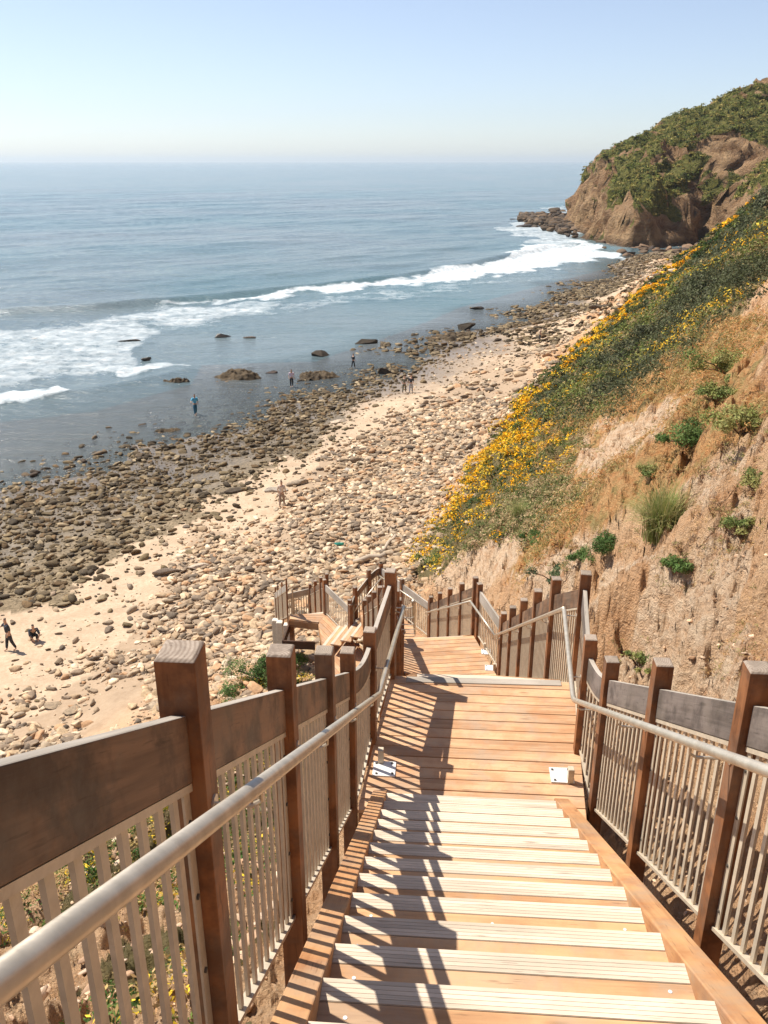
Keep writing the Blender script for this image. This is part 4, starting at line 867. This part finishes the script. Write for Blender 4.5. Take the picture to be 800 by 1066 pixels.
# ------------------------------------------------------------------ people
def skin(name,edges,mat,parent,lvl=1):
    pts={};V=[];R_=[];E=[]
    def vid(k,r):
        key=tuple(np.round(k,4))
        if key not in pts: pts[key]=len(V);V.append(key);R_.append(r)
        return pts[key]
    for (a,ra),(b,rb) in edges: E.append((vid(a,ra),vid(b,rb)))
    me=bpy.data.meshes.new(name); me.from_pydata(V,E,[]); me.materials.append(mat); o=bpy.data.objects.new(name,me); COL.objects.link(o); o.parent=parent
    m=o.modifiers.new('skin','SKIN'); m.use_smooth_shade=True
    if not me.skin_vertices: 
        import bmesh
        bm=bmesh.new(); bm.from_mesh(me); bm.verts.layers.skin.verify(); bm.to_mesh(me); bm.free()
    for i,r in enumerate(R_): me.skin_vertices[0].data[i].radius=(r,r); 
    me.skin_vertices[0].data[0].use_root=True
    s=o.modifiers.new('sub','SUBSURF'); s.levels=lvl; s.render_levels=lvl+1
    return o
SK=plain('skin_tone',(.50,.30,.20),.6)
CL={k:plain('cloth_'+k,c) for k,c in dict(blue=(.10,.42,.62),teal=(.03,.14,.22),pink=(.72,.58,.66),dark=(.03,.035,.045),black=(.02,.022,.03),brown=(.30,.20,.15),cream=(.62,.50,.40),grey=(.30,.30,.32),olive=(.13,.12,.08),hair=(.05,.03,.02),red=(.5,.10,.08),hat=(.10,.09,.08)).items()}
def person(px_,py_,hgt_,rz,pose,top,bot,label,bare=False,group=None):
    q=hitw(px_,py_); root=empty('person',q,label,'person',group); root.rotation_euler=(0,0,rz); k=hgt_/1.75; root.scale=(k,k,k)
    st=.16 if pose!='stand' else .04
    if pose=='crouch':
        hip=(0,.12,.32);nk=(0,-.18,.78);hd=(0,-.24,.95); kn=[(-.13,-.26,.42),(.13,-.26,.42)]; ft=[(-.13,-.05,.06),(.13,-.05,.06)]; toe=[(-.13,-.22,.03),(.13,-.22,.03)]
        sh=[(-.19,-.16,.74),(.19,-.16,.74)]; el=[(-.24,-.38,.5),(.24,-.38,.5)]; ha=[(-.1,-.5,.28),(.1,-.5,.28)]
    else:
        hip=(0,0,.93);nk=(0,-.03 if pose!='bend' else -.3,1.47 if pose!='bend' else 1.3);hd=(0,nk[1]-.03,nk[2]+.16); kn=[(-.1,-st*.6,.5),(.1,st*.4,.5)]; ft=[(-.1,-st,.08),(.1,st*1.3,.08)]; toe=[(-.1,-st-.15,.03),(.1,st*1.3-.15,.03)]
        sh=[(-.19,nk[1],nk[2]-.07),(.19,nk[1],nk[2]-.07)]
        if pose=='arm': el=[(-.34,-.16,1.22),(.25,0,1.14)]; ha=[(-.40,-.36,1.18),(.22,-.12,.92)]
        else: el=[(-.25,nk[1]+.03,1.13),(.25,nk[1]+.03,1.13)]; ha=[(-.24,nk[1]-.14,.9),(.24,nk[1]-.14,.9)]
    hipn=np.array(hip); nkn=np.array(nk); mid=tuple(hipn*.5+nkn*.5); chest=tuple(hipn*.2+nkn*.8)
    hips=[tuple(hipn+np.array([s_*.09,0,-.04])) for s_ in (-1,1)]
    E_=[((hip,.13),(mid,.115)),((mid,.115),(chest,.13)),((chest,.13),(nk,.055)),((nk,.055),(hd,.085)),((hd,.085),(tuple(np.array(hd)+(0,0,.1)),.07))]
    for s_ in (0,1):
        E_+= [((hip,.13),(hips[s_],.09)),((hips[s_],.09),(kn[s_],.06)),((kn[s_],.06),(ft[s_],.042)),((ft[s_],.042),(toe[s_],.035)),((chest,.13),(sh[s_],.06)),((sh[s_],.06),(el[s_],.042)),((el[s_],.042),(ha[s_],.032)),((ha[s_],.032),(tuple(np.array(ha[s_])+(0,-.03,-.09)),.028))]
    skin('body',E_,SK,root)
    T_=[((hip,.155),(mid,.14)),((mid,.14),(chest,.155))]
    for s_ in (0,1): T_+= [((chest,.155),(sh[s_],.082)),((sh[s_],.082),(el[s_],.062))]
    skin('shirt',T_,CL[top],root)
    B_=[((tuple(hipn+(0,0,.03)),.15),(tuple(hipn+(0,0,-.03)),.155))]
    for s_ in (0,1):
        end=ft[s_] if not bare else tuple(np.array(kn[s_])*.8+np.array(hips[s_])*.2)
        B_+= [((tuple(hipn+(0,0,-.03)),.155),(hips[s_],.11)),((hips[s_],.11),(tuple(np.array(kn[s_])),.082) if not bare else (end,.09))]
        if not bare: B_+= [((tuple(np.array(kn[s_])),.082),(tuple(np.array(end)+(0,0,.04)),.062))]
    skin('trousers',B_,CL[bot],root)
    h0=np.array(hd); skin('hair',[((tuple(h0+(0,.03,.05)),.09),(tuple(h0+(0,.01,.13)),.07))],CL['hair'],root)
    return root
person(204,432,1.95,.5,'arm','blue','teal','person in a light blue top wading in the shallows')
person(304,403,1.85,.2,'stand','pink','dark','person in a pale pink top and dark trousers at the reef edge')
person(368,383,1.6,2.4,'walk','dark','dark','person in dark clothes on the reef at the top, left of the big boulder')
person(421,409,1.75,2.8,'walk','olive','olive','person in brown green clothes, left one of the pair walking on the sand')
person(428,409,1.80,2.9,'walk','dark','grey','person in dark top and grey trousers, right one of the pair walking on the sand')
person(294,527,1.70,3.0,'walk','cream','brown','person in cream and brown clothes walking below the reef in mid beach')
person(12,677,1.62,-.9,'arm','dark','black','person in a dark wetsuit standing at the left edge of the sand')
person(36,667,1.5,.6,'crouch','dark','black','person in dark clothes crouching on the sand beside the standing one')
person(562,355,1.6,1.5,'stand','brown','dark','lone distant person on the pale sand far up the beach')
# bundle left on stones
q=hit(354,570); mb=MB()
V,Fq=I2; v=rockshape(I2,900,.6)*np.array([.24,.17,.34]); o=mesh_np('bag',v,Fq,plain('teal_cloth',(.05,.38,.30)),smooth=True); o.location=Vector(q)+Vector((0,0,.25)); tag(o,'teal green bag left on the stones above the stair fence','bag')
# driftwood slabs
for (x0,y0,x1,y1,r_,l) in ((368,588,402,580,.16,'bleached driftwood log lying on the stones behind the left fence'),(398,577,412,560,.10,'thin curved driftwood branch on the stones near the tall post')):
    a=hit(x0,y0);b=hit(x1,y1); 
    if a is None or b is None: continue
    mid=(a+b)/2+np.array([0,0,.25]); mb=MB(); mb.tube([a+(0,0,.15),a*.7+mid*.3+(0,0,.05),mid,b*.6+mid*.4,b+(0,0,.15)],r_,8); o=mb.build('driftwood_log',plain('bleached_wood',(.42,.33,.24)),None,smooth=True); tag(o,l,'driftwood')
# ------------------------------------------------------------------ air
hz=bpy.data.meshes.new('haze'); import bmesh
bm=bmesh.new(); bmesh.ops.create_cube(bm,size=1); bmesh.ops.scale(bm,vec=(70000,70000,120),verts=bm.verts); bmesh.ops.translate(bm,vec=(0,0,27),verts=bm.verts); bm.to_mesh(hz); bm.free()
m=bpy.data.materials.new('sea_air'); m.use_nodes=True; nt=m.node_tree; nt.nodes.clear(); o_=nt.nodes.new('ShaderNodeOutputMaterial'); v_=nt.nodes.new('ShaderNodeVolumePrincipled'); v_.inputs['Color'].default_value=(.84,.94,1,1); v_.inputs['Density'].default_value=.00009; v_.inputs['Anisotropy'].default_value=.3; nt.links.new(v_.outputs[0],o_.inputs['Volume']); hz.materials.append(m)
ho=bpy.data.objects.new('haze',hz); COL.objects.link(ho); ho['kind']='stuff'
# ------------------------------------------------------------------ light, sky, camera
EL=math.radians(56); AZ=math.radians(-60)   # azimuth from +y, + to the right
sd=Vector((math.sin(AZ)*math.cos(EL),math.cos(AZ)*math.cos(EL),math.sin(EL)))
sl_=bpy.data.lights.new('sun','SUN'); sl_.energy=5.0; sl_.angle=math.radians(.53); sl_.color=(1,.94,.84); so=bpy.data.objects.new('sun',sl_); COL.objects.link(so); so.rotation_euler=(-sd).to_track_quat('-Z','Y').to_euler()
w=bpy.data.worlds.new('World'); S.world=w; w.use_nodes=True; nt=w.node_tree; nt.nodes.clear(); bg=nt.nodes.new('ShaderNodeBackground'); wo=nt.nodes.new('ShaderNodeOutputWorld'); sk=nt.nodes.new('ShaderNodeTexSky')
sk.sky_type='NISHITA'; sk.sun_disc=False; sk.sun_elevation=EL; sk.sun_rotation=AZ; sk.altitude=0; sk.air_density=.85; sk.dust_density=.35; sk.ozone_density=2.2
tn=nt.nodes.new('ShaderNodeMix'); tn.data_type='RGBA'; tn.blend_type='MULTIPLY'; tn.inputs[0].default_value=1; tn.inputs[7].default_value=(.98,1.0,1.07,1); hs=nt.nodes.new('ShaderNodeHueSaturation'); hs.inputs['Saturation'].default_value=.72; hs.inputs['Value'].default_value=1.12; nt.links.new(sk.outputs[0],hs.inputs['Color']); nt.links.new(hs.outputs[0],tn.inputs[6]); nt.links.new(tn.outputs[2],bg.inputs[0]); bg.inputs[1].default_value=.085; nt.links.new(bg.outputs[0],wo.inputs[0])
cd=bpy.data.cameras.new('camera'); cd.sensor_fit='VERTICAL'; cd.sensor_height=24; cd.lens=24*F0/1066; cd.clip_start=.05; cd.clip_end=60000
co=bpy.data.objects.new('camera',cd); COL.objects.link(co); co.location=(0,0,0); co.rotation_euler=(math.radians(90)-PITCH,0,0); S.camera=co
S.view_settings.view_transform='Standard'; S.view_settings.look='None'; S.view_settings.exposure=.57; S.view_settings.gamma=1
S.render.engine='CYCLES'; S.cycles.transparent_max_bounces=12
